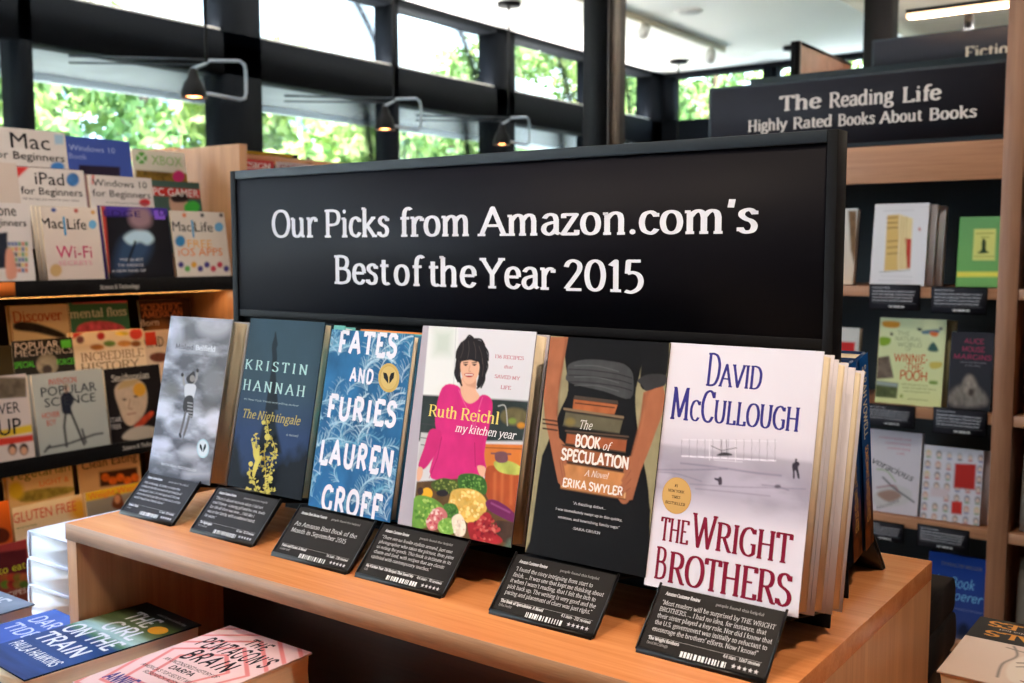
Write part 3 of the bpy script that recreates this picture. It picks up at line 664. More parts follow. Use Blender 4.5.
def art_fates(a):
    z1 = Z(305, 320, 6.504); z2 = Z(305, 420, 6.209)
    a.fill((42, 106, 156), (36, 96, 148)); n = fbm(a.ny, a.nx, 5, 2, 5)
    a.img *= (.45+1.1*n[..., None])
    r = random.Random(11)
    def plume(x, y, ang, L, c1, c2):
        P = []
        for i in range(9):
            t = i/8; P.append((x+math.cos(ang+t*.8)*L*t, y+math.sin(ang+t*.8)*L*t))
        for i in range(44):
            t = r.random(); k = min(7, int(t*8)); p = P[k]; s = r.choice((-1, 1)); b = ang+t*.8+s*r.uniform(.25, .75); l = L*r.uniform(.28, .5)*(1-.4*t)
            q = [(p[0], p[1]), (p[0]+math.cos(b)*l*.5, p[1]+math.sin(b)*l*.5), (p[0]+math.cos(b+s*.14)*l, p[1]+math.sin(b+s*.14)*l)]
            a.line(q, r.uniform(.3, .6), c1 if r.random() < .5 else c2, alpha=r.uniform(.2, .6))
        a.line(P, .9, c1, alpha=.5, curve=True)
    for i in range(80):
        x = r.uniform(312, 412); y = r.uniform(330, 520)
        plume(x, y, r.uniform(-2.6, -.4), r.uniform(16, 32), r.choice([(170, 204, 226), (196, 220, 236), (120, 176, 208)]), r.choice([(22, 74, 122), (34, 98, 148), (150, 196, 222), (84, 158, 196)]))
    a.done()
    w = (226, 226, 240)
    def T(s, z, x0, y0, x1, y1, cap): a.text(s, z(x0, y0), z(x1, y1), cap, w, font='line', w=1.75, track=.16)
    T('FATES', z1, 212, 210, 590, 238, 21.6); T('AND', z1, 288, 400, 440, 410, 13); T('FURIES', z1, 138, 640, 585, 680, 22.4)
    T('LAUREN', z2, 84, 262, 542, 338, 23.6); T('GROFF', z2, 96, 560, 464, 618, 24)
    a.sticker(True); x, y = z1(546, 376); a.ellipse(x, y, 10.6, 14.6, (196, 166, 96)); a.ellipse(x, y, 8.6, 12.2, (176, 146, 80)); a.ellipse(x, y, 8.3, 11.8, (204, 176, 110))
    for sx in (-1, 1): a.poly([(x+sx*.5, y+6), (x+sx*5, y), (x+sx*5.6, y-5.5), (x+sx*2.2, y-4.6), (x+sx*.6, y-.6)], (24, 22, 22))
    a.sticker(False)
def art_kitchen(a):
    z1 = Z(400, 320, 5.693); z2 = Z(400, 430, 5.467)
    a.fill((214, 212, 222), (200, 200, 205))
    a.shape(z1(165, 30, 330, 30, 330, 430, 130, 430), (222, 224, 226), soft=2); a.shape(z1(200, 60, 300, 60, 290, 200, 190, 200), (196, 206, 200), soft=8)
    a.line(z1(320, 40, 305, 380), .7, (190, 192, 200))
    a.shape(z1(120, 425, 740, 462, 700, 690, 90, 690), (44, 52, 52), soft=1.5, tex=.3)
    a.shape(z1(120, 640, 240, 650, 230, 800, 100, 800), (190, 190, 194), soft=1)
    for k in range(4): a.line(z1(120, 590+k*40, 200, 598+k*40), .6, (60, 60, 64))
    a.blob(*z1(650, 550), 14, 9, (98, 90, 60), soft=2, tex=.5); a.line(z1(560, 490, 600, 492, 612, 600), 1., (170, 170, 168), curve=True); a.blob(*z1(690, 600), 4, 3, (196, 132, 40), soft=1.5); a.blob(*z1(640, 575), 4, 3, (120, 140, 60), soft=1.5)
    a.shape(z2(455, 75, 672, 80, 668, 260, 455, 240), (206, 118, 52), soft=1., tex=.12); a.line(z2(470, 96, 665, 104), 1., (150, 80, 34))
    # the woman
    pink = (204, 40, 120)
    a.smooth(z1(240, 385, 330, 375, 400, 470, 470, 425, 520, 450, 525, 520, 505, 620, 480, 760, 470, 900, 180, 900, 215, 700, 200, 560), pink, tex=.12)
    a.smooth(z2(150, 60, 240, 20, 440, 20, 452, 150, 440, 240, 330, 265, 215, 275, 165, 250, 200, 160), pink, tex=.12)
    a.smooth(z2(165, 0, 225, 10, 215, 90, 170, 170, 130, 215, 100, 195, 130, 100), (196, 36, 112), tex=.1)
    a.smooth(z2(415, 10, 470, 10, 450, 100, 460, 190, 420, 200, 408, 120), (196, 36, 112), tex=.1)
    a.line(z2(228, 40, 205, 150, 160, 262), .8, (150, 20, 84), alpha=.7); a.line(z2(408, 70, 412, 200), .8, (150, 20, 84), alpha=.7)
    a.line(z1(335, 400, 370, 480, 410, 560, 420, 640), .6, (228, 120, 170), alpha=.6, curve=True); a.line(z1(470, 440, 440, 540, 420, 640), .6, (228, 120, 170), alpha=.6, curve=True)
    sk = (222, 172, 146)
    a.smooth(z1(352, 330, 345, 400, 365, 455, 400, 476, 440, 455, 452, 430, 432, 395, 430, 330), sk); a.shape(z1(352, 330, 432, 330, 436, 392, 380, 372), (196, 140, 116), soft=1.5, alpha=.7)
    hair = (34, 28, 30)
    a.smooth(z1(395, 92, 440, 110, 478, 130, 498, 190, 500, 240, 490, 300, 478, 350, 452, 385, 436, 368, 445, 300, 380, 240, 345, 300, 352, 360, 325, 345, 314, 300, 322, 200, 340, 140, 372, 108), hair)
    a.smooth(z1(345, 250, 350, 310, 372, 356, 398, 366, 425, 350, 446, 310, 452, 255, 430, 225, 370, 222), sk)
    a.smooth(z1(340, 150, 400, 120, 465, 150, 476, 225, 440, 238, 400, 228, 345, 236, 330, 220), hair)
    for (x0, y0, x1, y1, x2, y2) in ((345, 180, 322, 240, 318, 300), (330, 240, 312, 300, 330, 350), (350, 130, 325, 175, 320, 215), (380, 105, 395, 88, 415, 100), (430, 108, 462, 112, 480, 140), (470, 140, 500, 180, 502, 230), (488, 220, 500, 262, 484, 310), (480, 290, 482, 340, 462, 384), (462, 330, 456, 372, 440, 388), (340, 320, 342, 350, 352, 372)):
        a.line(z1(x0, y0, x1, y1, x2, y2), 1.5, hair, curve=True)
    for (x0, y0, x1, y1) in ((360, 130, 345, 215), (390, 120, 385, 220), (420, 125, 430, 220), (450, 150, 470, 250), (470, 220, 468, 320), (335, 230, 335, 320)): a.line(z1(x0, y0, (x0+x1)/2+6, (y0+y1)/2, x1, y1), .5, (84, 70, 66), curve=True, alpha=.7)
    for x in (374, 424): a.line(z1(x-10, 254, x+10, 252), .7, (60, 40, 36)); a.blob(*z1(x, 257), 1.3, .75, (30, 22, 22), soft=.5); a.line(z1(x-13, 244, x+12, 241), .8, (60, 40, 36))
    a.line(z1(398, 262, 392, 290, 402, 292), .5, (180, 124, 104), curve=True); a.smooth(z1(366, 308, 392, 302, 420, 308, 408, 324, 380, 324), (170, 60, 64)); a.line(z1(374, 312, 412, 312), .9, (240, 232, 226))
    a.smooth(z2(98, 205, 124, 210, 122, 250, 104, 280, 92, 268), sk); a.smooth(z2(424, 196, 462, 200, 470, 230, 450, 262, 430, 232), sk)
    # table of vegetables
    a.shape(z2(92, 282, 330, 265, 480, 300, 640, 330, 640, 660, 60, 560), (96, 70, 40), soft=1, tex=.4)
    a.smooth(z2(470, 215, 520, 195, 660, 240, 660, 420, 620, 450, 500, 400, 465, 320), (170, 78, 40), tex=.2)
    for x in (520, 560, 610): a.line(z2(x, 240, x-4, 400), 3.2, (202, 112, 62), soft=2, alpha=.6)
    a.smooth(z2(520, 170, 600, 170, 662, 205, 650, 245, 560, 235, 520, 205), (178, 186, 90), tex=.5); a.smooth(z2(525, 122, 580, 122, 588, 170, 545, 180, 520, 160), (120, 78, 88), tex=.3); a.line(z2(500, 128, 605, 132), 1.4, (110, 74, 82))
    r = random.Random(3)
    def veg(pts, c, n, cols, s):
        a.smooth(z2(*pts), c, tex=.4); xs = pts[::2]; ys = pts[1::2]; cx = sum(xs)/len(xs); cy = sum(ys)/len(ys); rx = (max(xs)-min(xs))/2.4; ry = (max(ys)-min(ys))/2.4
        for i in range(n):
            t = r.uniform(0, 6.28); q = r.random()**.5; a.blob(*z2(cx+rx*q*math.cos(t), cy+ry*q*math.sin(t)), s*r.uniform(.6, 1.3), s*r.uniform(.5, 1.1), r.choice(cols), soft=.6, alpha=.8, rot=r.uniform(0, 3))
    veg([172, 290, 240, 262, 320, 290, 322, 330, 260, 350, 190, 330], (70, 88, 34), 40, [(118, 136, 60), (60, 78, 30), (150, 160, 80)], 1.1)
    veg([320, 250, 400, 238, 466, 270, 470, 350, 400, 340, 330, 330], (56, 100, 40), 60, [(88, 140, 56), (40, 80, 30), (120, 168, 76)], 1.1)
    a.blob(*z2(232, 345), 6, 3.4, (36, 28, 34)); a.blob(*z2(148, 348), 5.6, 6, (232, 172, 40)); a.blob(*z2(112, 335), 3, 4, (60, 40, 36))
    veg([75, 375, 160, 365, 240, 420, 230, 480, 150, 530, 70, 530], (104, 150, 60), 70, [(150, 190, 84), (74, 124, 44), (180, 206, 110), (100, 160, 60)], 1.7)
    veg([290, 330, 370, 320, 440, 345, 475, 400, 460, 460, 380, 510, 330, 470, 262, 440, 270, 380], (226, 182, 92), 80, [(246, 214, 130), (210, 158, 66), (250, 226, 160), (228, 180, 90)], 1.8)
    veg([240, 410, 300, 405, 320, 460, 260, 480], (66, 112, 44), 20, [(90, 140, 60), (50, 90, 36)], 1.3)
    veg([150, 480, 190, 430, 230, 425, 260, 470, 220, 530, 170, 550, 145, 520], (206, 120, 120), 30, [(232, 200, 196), (190, 60, 84), (240, 216, 210)], 1.5)
    veg([215, 500, 260, 480, 300, 500, 300, 560, 240, 570, 208, 540], (140, 190, 84), 24, [(176, 216, 120), (110, 164, 66)], 1.3)
    veg([285, 480, 330, 460, 360, 520, 350, 575, 310, 582, 290, 540], (226, 208, 190), 20, [(244, 232, 220), (206, 180, 164)], 1.3)
    a.smooth(z2(470, 390, 520, 382, 600, 430, 636, 480, 620, 505, 540, 470, 480, 432), (110, 34, 88)); a.line(z2(500, 400, 600, 450), 1.2, (170, 90, 150), soft=1.2, alpha=.7)
    a.smooth(z2(520, 500, 620, 510, 640, 560, 600, 620, 540, 590), (70, 50, 40), tex=.6)
    veg([370, 510, 420, 500, 462, 450, 500, 470, 500, 540, 560, 600, 530, 625, 450, 610, 390, 600], (160, 36, 44), 50, [(196, 66, 66), (120, 20, 36), (214, 110, 100)], 1.9)
    a.shape(z2(590, 600, 640, 590, 640, 680, 560, 650), (90, 110, 96), soft=3, tex=.5)
    # jacket's plain strip beside the spine
    a.shape([(398, 322), z1(165, 28), z2(62, 540), (396, 532)], (176, 170, 184), soft=.5)
    a.done()
    yl = (226, 204, 110)
    a.text('Ruth Reichl', z1(160, 545), z1(562, 592), 11.4, yl, w=1.05, hair=.65, ital=.02); a.text('my kitchen year', z1(312, 640), z1(655, 672), 8., (232, 228, 232), w=.85, ital=.25)
    pk = (186, 110, 128)
    a.text('136 RECIPES', z1(538, 218), z1(705, 226), 3.4, pk, n=3, w=1.1); a.text('that', z1(590, 274), z1(640, 278), 3.2, pk, n=3, ital=.2); a.text('SAVED MY', z1(538, 330), z1(682, 342), 3.4, pk, n=3, w=1.1); a.text('LIFE', z1(572, 392), z1(632, 396), 3.4, pk, n=3, w=1.1)
def art_specul(a):
    z0 = Z(520, 320, 2.626); z1 = Z(560, 340, 6.827); z2 = Z(540, 430, 6.208)
    a.fill((18, 14, 15), (18, 13, 14))
    wall = (150, 140, 108); z5 = Z(512, 340, 1.992); bk0 = (17, 14, 15)
    a.shape(z5(60, -10, 140, -10, 120, 60, 110, 120, 60, 230, 36, 400, 30, 440, 20, 440, 50, 200), wall, soft=.8, tex=.25); a.shape(z5(240, -10, 320, -10, 296, 200, 272, 480, 262, 470, 276, 340, 246, 200, 240, 120), wall, soft=.8, tex=.25)
    a.smooth(z5(108, -14, 180, -20, 264, -14, 256, 60, 246, 110, 252, 190, 272, 300, 274, 420, 268, 520, 10, 500, 36, 400, 58, 250, 92, 150, 112, 100, 106, 40), bk0)
    a.smooth(z5(256, -10, 310, -10, 306, 80, 280, 100, 256, 92, 258, 40), (20, 17, 18))
    a.smooth(z1(70, 160, 200, 132, 380, 150, 460, 180, 500, 250, 480, 400, 300, 350, 60, 288, 50, 220), (66, 66, 68), tex=.25)
    for y0 in (200, 240, 285): a.line(z1(60, y0, 200, y0+6, 380, y0+30, 490, y0+60), .8, (36, 34, 36), curve=True)
    for y0 in (185, 262, 320): a.line(z1(100, y0-10, 250, y0-8, 400, y0+30), .8, (96, 96, 98), curve=True, alpha=.7)
    a.smooth(z1(530, 275, 600, 235, 720, 240, 715, 310, 600, 350, 560, 310), (52, 50, 52), tex=.2)
    sk = (164, 100, 70)
    a.shape(z5(70, -6, 112, -6, 100, 60, 92, 110, 90, 160, 94, 195, 106, 208, 110, 250, 106, 296, 92, 284, 82, 236, 76, 204, 66, 160, 62, 100), sk, soft=.7, tex=.2)
    a.shape(z5(262, 104, 302, 92, 298, 150, 276, 212, 256, 262, 240, 318, 216, 322, 210, 314, 224, 296, 232, 250, 244, 205, 256, 160), sk, soft=.7, tex=.2)
    a.line(z5(108, 0, 96, 80, 90, 150), 2., (120, 70, 48), soft=1.5, alpha=.6); a.line(z5(264, 110, 254, 170, 236, 240), 2., (120, 70, 48), soft=1.5, alpha=.6)
    for y in (158, 166, 176): a.line(z5(62, y, 90, y+4), 1.3, (50, 34, 28))
    a.smooth(z0(340, 190, 376, 180, 378, 230, 352, 300, 320, 350, 304, 420, 284, 478, 262, 474, 270, 420, 288, 372, 318, 300, 330, 240), sk, tex=.12)
    def bookp(z, pts, c, c2):
        a.shape(z(*pts), c, soft=.5, tex=.25)
        n = len(pts)//2; a.line(z(*pts[:4]), 1.1, c2); a.line(z(*(pts[-2:]+pts[-4:-2])), 1.1, c2)
    bookp(z1, (95, 400, 395, 438, 370, 512, 85, 486), (170, 96, 56), (60, 46, 40)); a.shape(z1(100, 378, 395, 415, 398, 436, 92, 404), (74, 62, 54), soft=.5); a.line(z1(105, 430, 372, 462), 1., (56, 36, 28))
    bookp(z1, (40, 490, 430, 545, 405, 640, 20, 585), (98, 92, 72), (56, 50, 42)); a.line(z1(30, 470, 430, 528), 2., (132, 108, 84)); a.blob(*z1(70, 560), 5, 4, (150, 128, 60), soft=2.5, alpha=.6)
    bookp(z2, (168, 20, 540, 60, 530, 138, 160, 84), (160, 86, 52), (80, 60, 46)); a.line(z2(160, 5, 548, 42), 1.4, (90, 70, 56))
    bookp(z2, (135, 92, 560, 170, 556, 250, 130, 190), (150, 86, 54), (70, 50, 40))
    bookp(z2, (128, 200, 545, 268, 530, 430, 128, 362), (192, 128, 78), (110, 72, 46)); a.line(z2(140, 215, 138, 350), 1.2, (220, 170, 120)); a.line(z2(535, 285, 525, 420), 1.2, (220, 170, 120))
    for k, (x0, y0, x1, y1) in enumerate(((236, 236, 226, 262), (238, 252, 222, 280), (238, 270, 216, 296), (236, 288, 212, 308))):
        a.line(z5(x0, y0, x1, y1), 4.2, sk, soft=.8); a.line(z5(x0-1, y0+7, x1, y1+6), .7, (120, 70, 50), alpha=.7)
    for k, (x0, y0, x1, y1) in enumerate(((98, 212, 106, 246), (94, 222, 103, 270), (92, 240, 100, 286))):
        a.line(z5(x0, y0, x1, y1), 3.4, sk, soft=.8); a.line(z5(x0+3, y0, x1+3, y1), .6, (120, 70, 50), alpha=.7)
    a.done()
    w = (236, 226, 220)
    a.text('The', z1(125, 608), z1(215, 608), 8.5, w, w=.7, ital=.3)
    a.text('BOOK', z2(214, 100), z2(374, 116), 11.2, w, font='line', w=1.6); a.text('of', z2(386, 120), z2(430, 130), 8., w, ital=.3, w=.8)
    a.text('SPECULATION', z2(130, 176), z2(550, 246), 11., w, font='line', w=1.7)
    a.text('A Novel', z2(276, 282), z2(420, 306), 6., w, w=.7, ital=.3); a.text('ERIKA SWYLER', z2(138, 340), z2(512, 416), 8.2, w, font='line', w=1.5)
    for s, x0, y0, x1, y1 in [('"A dazzling debut...', 205, 455, 408, 500), ('I was immediately swept up in this quirky,', 98, 488, 510, 574), ('ominous, and bewitching family saga."', 112, 545, 494, 614), ('-SARA GRUEN', 200, 612, 374, 652)]:
        a.text(s, z2(x0, y0), z2(x1, y1), 2.5, (200, 194, 196), n=2, w=1.1)
def art_wright(a):
    z1 = Z(640, 330, 4.555); z2 = Z(640, 470, 4.018); z3 = Z(640, 420, 5.389)
    v = np.linspace(0, 1, a.ny)[:, None]*np.ones((1, a.nx)); n = fbm(a.ny, a.nx, 3, 1, 5, 12)
    def mix(v, st):
        c = np.zeros(v.shape+(3,)); 
        for (v0, c0), (v1, c1) in zip(st[:-1], st[1:]):
            m = (v >= v0) & (v <= v1); t = ((v-v0)/(v1-v0))[..., None]; c = np.where(m[..., None], lin(c0)*(1-t)+lin(c1)*t, c)
        return c
    a.img = mix(v, [(0, (226, 220, 232)), (.34, (222, 214, 226)), (.415, (206, 198, 212)), (.43, (176, 168, 184)), (.5, (170, 162, 180)), (.60, (172, 164, 182)), (.70, (222, 214, 228)), (1.0, (226, 220, 232))])
    dark = np.clip((n-.5)*2.2, -.25, .25)*np.clip(1-np.abs(v-.54)*7, 0, 1); a.img *= (1-.6*dark[..., None])
    for p, wd in [((220, 233, 340, 245, 470, 262, 600, 282, 760, 300), 1.3), ((90, 268, 300, 268, 470, 264), 1.0), ((100, 280, 200, 290, 330, 330), .6), ((270, 345, 500, 360, 700, 365, 890, 372), .6), ((300, 370, 560, 395, 700, 410), .6), ((660, 350, 740, 360, 800, 378), 1.2)]:
        a.line(z3(*p), wd, (120, 112, 132), alpha=.7, soft=1., curve=True)
    a.blob(*z3(742, 358), 3.2, 1.8, (96, 90, 104), soft=1)
    a.shape(z3(222, 190, 735, 215, 730, 224, 222, 198), (232, 226, 238), soft=.4); a.shape(z3(222, 102, 740, 112, 738, 118, 222, 108), (228, 222, 234), soft=.4)
    for x in range(225, 745, 42): a.line(z3(x, 106, x-2, 195+(x-222)*.05), .4, (136, 128, 144), alpha=.8)
    for (x0, x1) in ((225, 267), (267, 225), (309, 351), (351, 309), (600, 642), (642, 600), (684, 726)): a.line(z3(x0, 108, x1, 200), .2, (170, 162, 178), alpha=.35)
    a.line(z3(375, 105, 375, 215), .8, (228, 222, 232)); a.line(z3(515, 110, 515, 225), .8, (228, 222, 232))
    a.line(z3(385, 140, 440, 165, 520, 150), .7, (90, 84, 94)); a.line(z3(440, 108, 440, 185), .6, (90, 84, 94)); a.line(z3(466, 108, 468, 180), .6, (90, 84, 94))
    a.smooth(z3(418, 186, 450, 174, 492, 182, 490, 192, 420, 193), (60, 56, 62)); a.line(z3(400, 215, 550, 226), .8, (214, 208, 220))
    d = (52, 46, 58)
    a.smooth(z3(836, 212, 843, 208, 848, 214, 845, 222, 856, 228, 860, 240, 852, 256, 858, 290, 860, 314, 850, 312, 842, 278, 834, 275, 834, 310, 825, 314, 824, 280, 820, 258, 822, 236, 834, 226), d)
    a.smooth(z3(402, 312, 420, 314, 430, 306, 440, 312, 442, 345, 425, 350, 420, 330, 404, 322), (70, 62, 76))
    a.done()
    def word(t, z, x0, y0, x1, y1, cap, c, w): a.text(t, z(x0, y0), z(x1, y1), cap, c, w=w*1.2, n=7, hair=.62)
    bl = (56, 52, 130)
    word('D', z1, 298, 250, 362, 254, 31.5, bl, 1.0); word('AVID', z1, 360, 256, 553, 268, 22., bl, 1.1)
    word('M', z1, 134, 402, 222, 408, 31, bl, 1.0); word('C', z1, 224, 410, 268, 414, 20., bl, 1.2); word('C', z1, 272, 416, 332, 420, 31, bl, 1.0); word('ULLOUGH', z1, 332, 424, 724, 458, 22.5, bl, 1.1)
    rd = (128, 24, 50)
    word('THE', z2, 78, 280, 192, 296, 22.5, rd, 1.15); word('W', z2, 204, 306, 298, 320, 33, rd, 1.0); word('RIGHT', z2, 300, 320, 606, 376, 28., rd, 1.1)
    word('B', z2, 54, 432, 104, 438, 31, rd, 1.0); word('ROTHERS', z2, 108, 450, 604, 548, 31., rd, 1.1)
    a.sticker(True); x, y = z2(148, 103); a.ellipse(x, y, 14.6, 18.4, (196, 150, 86)); a.ellipse(x, y, 14., 17.7, (206, 162, 98))
    for t, xx, yy, w_ in (('#1', 146, 66, 10), ('NEW YORK', 146, 88, 50), ('TIMES', 145, 112, 26), ('BESTSELLER', 142, 137, 62)):
        a.text(t, z2(xx-w_/2*1.3, yy), z2(xx+w_/2*1.3, yy+4), 2.6, (60, 40, 30), n=2, w=1.2)
    a.sticker(False)
def hero(i, t, label, art, n=0, dx=0., dh=0., **k):
    y, z = step_back(n, t, i); x, _, w, h = SV[i]
    return make_book(label, w, h-dh, t, (x+dx, y, z), (LEAN, 0, 0), art, **k)
hero(0, .034, 'hardcover with a grey cloudy sky and leaping girl, leftmost on the display case', art_clouds, cover=(200, 200, 208), spine=(150, 150, 158))
hero(1, .018, 'dark blue hardcover with golden vine and bird on the display case', art_night, cover=(34, 50, 64))
hero(2, .016, 'blue feathered hardcover with fat white capitals and gold round seal', art_fates, cover=(70, 130, 170))
hero(3, .030, 'cookbook with a woman in a pink sweater behind vegetables', art_kitchen, cover=(176, 170, 184))
hero(4, .028, 'dark hardcover with hands holding a pile of old books', art_specul, cover=(26, 22, 24))
T6 = .0335
hero(5, T6, 'white hardcover with an early airplane, frontmost of its row with full cover showing', art_wright, group='white aviation biographies in a row', cover=(224, 218, 228))
for i, lab in ((1, 'white hardcover directly behind the front airplane book, middle of three'), (2, 'white hardcover at the back of the three aviation biographies, nearest the sign')):
    hero(5, T6, lab, None, n=i, dx=.004*i+.003*(i == 2), dh=.004*i, group='white aviation biographies in a row', cover=(224, 218, 228))
# copies standing behind the featured ones
y, z = step_back(1, .0183, 1); make_book('teal-topped white-paged hardcover tucked behind the golden vine book', .157, .2515, .022, (-1.238+.02, y, z), (LEAN, 0, 0), None, cover=(120, 206, 210), pages=PAGESW)
y, z = step_back(1, .0175, 2); make_book('teal-topped hardcover tucked behind the blue feathered book', .150, .2485, .020, (-1.053, y, z), (LEAN, 0, 0), None, cover=(90, 180, 186))
y, z = step_back(2, .0190, 2); make_book('orange hardcover tucked behind the blue feathered book', .150, .2530, .016, (-1.040, y, z), (LEAN, 0, 0), None, cover=(214, 132, 74), pages=plain('orange_page_edges', (214, 132, 74), .6))
# other side of the sign
def spine_vowell(a):
    a.fill((14, 84, 160), (14, 34, 66))
    v = np.linspace(0, 1, a.ny)[:, None, None]; t = np.clip((v-.62)*4, 0, 1); n = fbm(a.ny, a.nx, 2, 8, 4, 14)[..., None]
    a.img = a.img*(1-t)+t*(lin((120, 62, 24))*np.clip(n*2-.5, .05, 1)); a.done()
    def vert(txt, u, v0, v1, cap, c):
        ps, W = serif2d(txt, .09, .07, False, 3); z = a.lift(); L = (v1-v0)*a.h
        for k, p in enumerate(ps):
            pts = [a.P((u-cap/2+cap*q[1])*a.w, (1-v0)*a.h-q[0]/W*L, z+(k % 9)*2e-6) for q in p]
            a.mb.face(pts, tuple(lin(c)), a.mat)
    vert('SARAH VOWELL', .5, .05, .42, .42, (216, 206, 180)); vert('SOMEWHAT UNITED STATES', .5, .46, .86, .34, (206, 160, 84))
def art_vback(a): a.fill((20, 70, 130), (120, 66, 30)); a.done()
for i, (yy, lab) in enumerate(((1.269, 'dark blue spine with gold lettering, outer of the two facing the other side'), (1.236, 'dark blue spine with gold lettering, inner of the two nearest the sign'))):
    make_book(lab, .150, .238, .030, (-.376-.003*i, yy-.024, TOPZ+.0595-.007*i), (LEAN*.95, 0, math.pi), art_vback, cover=(18, 52, 100), spine=(18, 52, 100), spine_art=spine_vowell, group='blue books behind the sign')
# ================================================================ lower table and the books lying on it
tb = empty('display_table', (-1., .95, 0)); tag(tb, 'low oak table carrying the display case and book stacks', 'table')
o = (-1., .95, 0)
B('table_top', tb, o, -1.84, .15, .34, 1.78, LOWZ-.04, LOWZ, OAKX, .002)
for lx in (-1.8, .04):
    for ly in (.38, 1.68): B('leg', tb, o, lx, lx+.06, ly, ly+.06, 0, LOWZ-.04, OAKZ, .002)
B('apron', tb, o, -1.74, .04, .40, .42, LOWZ-.12, LOWZ-.04, OAKX); B('apron', tb, o, -1.74, .04, 1.70, 1.72, LOWZ-.12, LOWZ-.04, OAKX)
def flat_book(label, x, y, ztop, w, h, t, ang, art, group, **k):
    """lying face up; (x, y) its near left corner as its own reader sees it, top face at ztop"""
    return make_book(label, w, h, t, (x, y, ztop), (-math.pi/2, 0, R(ang)), art, group=group, **k)
# local z (up the cover) must point to +Y (away), front cover facing up: rotate about X by -90
def stack(labels, x, y, ztop, w, h, t, ang, art, group, **k):
    r = random.Random(int(abs(x*1000)))
    n = len(labels)
    for i, lab in enumerate(labels):
        a = art if i == 0 else None
        dx, dy, da = (0, 0, 0) if i == 0 else (r.uniform(-.004, .004), r.uniform(-.004, .004), r.uniform(-1.5, 1.5))
        flat_book(lab, x+dx, y+dy, ztop-i*(t+.0003), w, h, t, ang+da, a, group, **k)
def art_pentagon(a):
    z = Z(100, 583, 4.655)
    a.fill((226, 196, 200), (222, 190, 196)); rd = (214, 96, 96)
    Hs = a.H; a.H = np.eye(3)
    for k in range(5):
        r_ = .30+.17*k; P = [(.5+r_*math.sin(2*math.pi*i/5), .52-r_*.72*math.cos(2*math.pi*i/5)) for i in range(6)]
        a.line(P, .035, rd, alpha=.75, soft=.8)
    a.H = Hs
    a.done(); bk_ = (30, 26, 34)
    zz = lambda x, y: z(x, y)
    M = a
    def T(s, x0, y0, x1, y1, cap, c=bk_, font='line', w=1.7): M.text(s, z(x0, y0), z(x1, y1), cap, c, font=font, w=w)
    uvw = [('THE', .50, .78, .165), ("PENTAGON'S", .06, .80, .285), ('BRAIN', .16, .72, .415)]
    M.text('THE', (.42, .15), (.66, .15), .09, bk_, uv=True, font='line', w=1.35, track=.12, ital=.1)
    M.text("PENTAGON'S", (.10, .31), (.92, .31), .125, bk_, uv=True, font='line', w=1.35, track=.12, ital=.1)
    M.text('BRAIN', (.22, .47), (.76, .47), .125, bk_, uv=True, font='line', w=1.35, track=.12, ital=.1)
    M.text('AN UNCENSORED HISTORY OF', (.16, .54), (.80, .54), .03, bk_, uv=True, font='line', n=2); M.text('DARPA', (.34, .60), (.62, .60), .04, bk_, uv=True, font='line', w=1.5)
    M.text("AMERICA'S TOP SECRET MILITARY", (.12, .66), (.86, .66), .028, bk_, uv=True, font='line', n=2); M.text('RESEARCH AGENCY', (.25, .71), (.72, .71), .028, bk_, uv=True, font='line', n=2)
    M.text('ANNIE JACOBSEN', (.1, .88), (.9, .88), .09, (70, 60, 130), uv=True, font='line', w=1.6)
def art_train(a):
    v = np.linspace(0, 1, a.ny)[:, None]*np.ones((1, a.nx)); u = np.linspace(0, 1, a.nx)[None, :]*np.ones((a.ny, 1)); n = fbm(a.ny, a.nx, 2, 4, 5, 26)
    st = [(0, (24, 26, 28)), (.10, (28, 30, 30)), (.17, (70, 84, 50)), (.30, (92, 108, 70)), (.36, (150, 176, 160)), (.42, (150, 180, 176)), (.47, (76, 120, 84)), (.52, (36, 62, 108)), (.75, (34, 70, 126)), (1, (30, 56, 110))]
    c = np.zeros(v.shape+(3,))
    for (v0, c0), (v1, c1) in zip(st[:-1], st[1:]):
        m = (v >= v0) & (v <= v1); t = ((v-v0)/(v1-v0))[..., None]; c = np.where(m[..., None], lin(c0)*(1-t)+lin(c1)*t, c)
    a.img = c*(.6+.8*n[..., None]); a.done()
    w = (216, 218, 222)
    a.ellipse(.82, .21, .12, .05, (226, 160, 52), uv=True)
    a.text('a novel of suspense that will not let go', (.42, .08), (.92, .08), .022, (170, 170, 170), uv=True, n=2)
    for s, u0, u1, vv in (('THE', .22, .66, .235), ('GIRL', .28, .86, .39), ('ON THE', .06, .92, .55), ('TRAIN', .06, .86, .71)): a.text(s, (u0, vv), (u1, vv), .115, w, uv=True, font='line', w=1.25)
    a.text('PAULA HAWKINS', (.06, .84), (.90, .84), .07, w, uv=True, font='line', w=1.2)
def art_dark(a):
    a.fill((66, 100, 176), (50, 80, 156)); n = fbm(a.ny, a.nx, 3, 6, 4); a.img *= (.8+.4*n[..., None]); a.done()
    w = (196, 204, 226)
    for s, u0, u1, vv in (('DARK', .12, .88, .26), ('TIDE', .12, .8, .46)): a.text(s, (u0, vv), (u1, vv), .13, w, uv=True, font='line', w=1.1)
def art_grey(a):
    a.fill((120, 130, 142), (96, 108, 122)); n = fbm(a.ny, a.nx, 4, 7, 4); a.img *= (.6+.8*n[..., None]); a.done()
    w = (212, 214, 220)
    for s, u0, u1, vv in (('THE', .2, .7, .2), ('QUIET', .1, .92, .4), ('COAST', .1, .92, .6)): a.text(s, (u0, vv), (u1, vv), .14, w, uv=True, font='line', w=1.1)
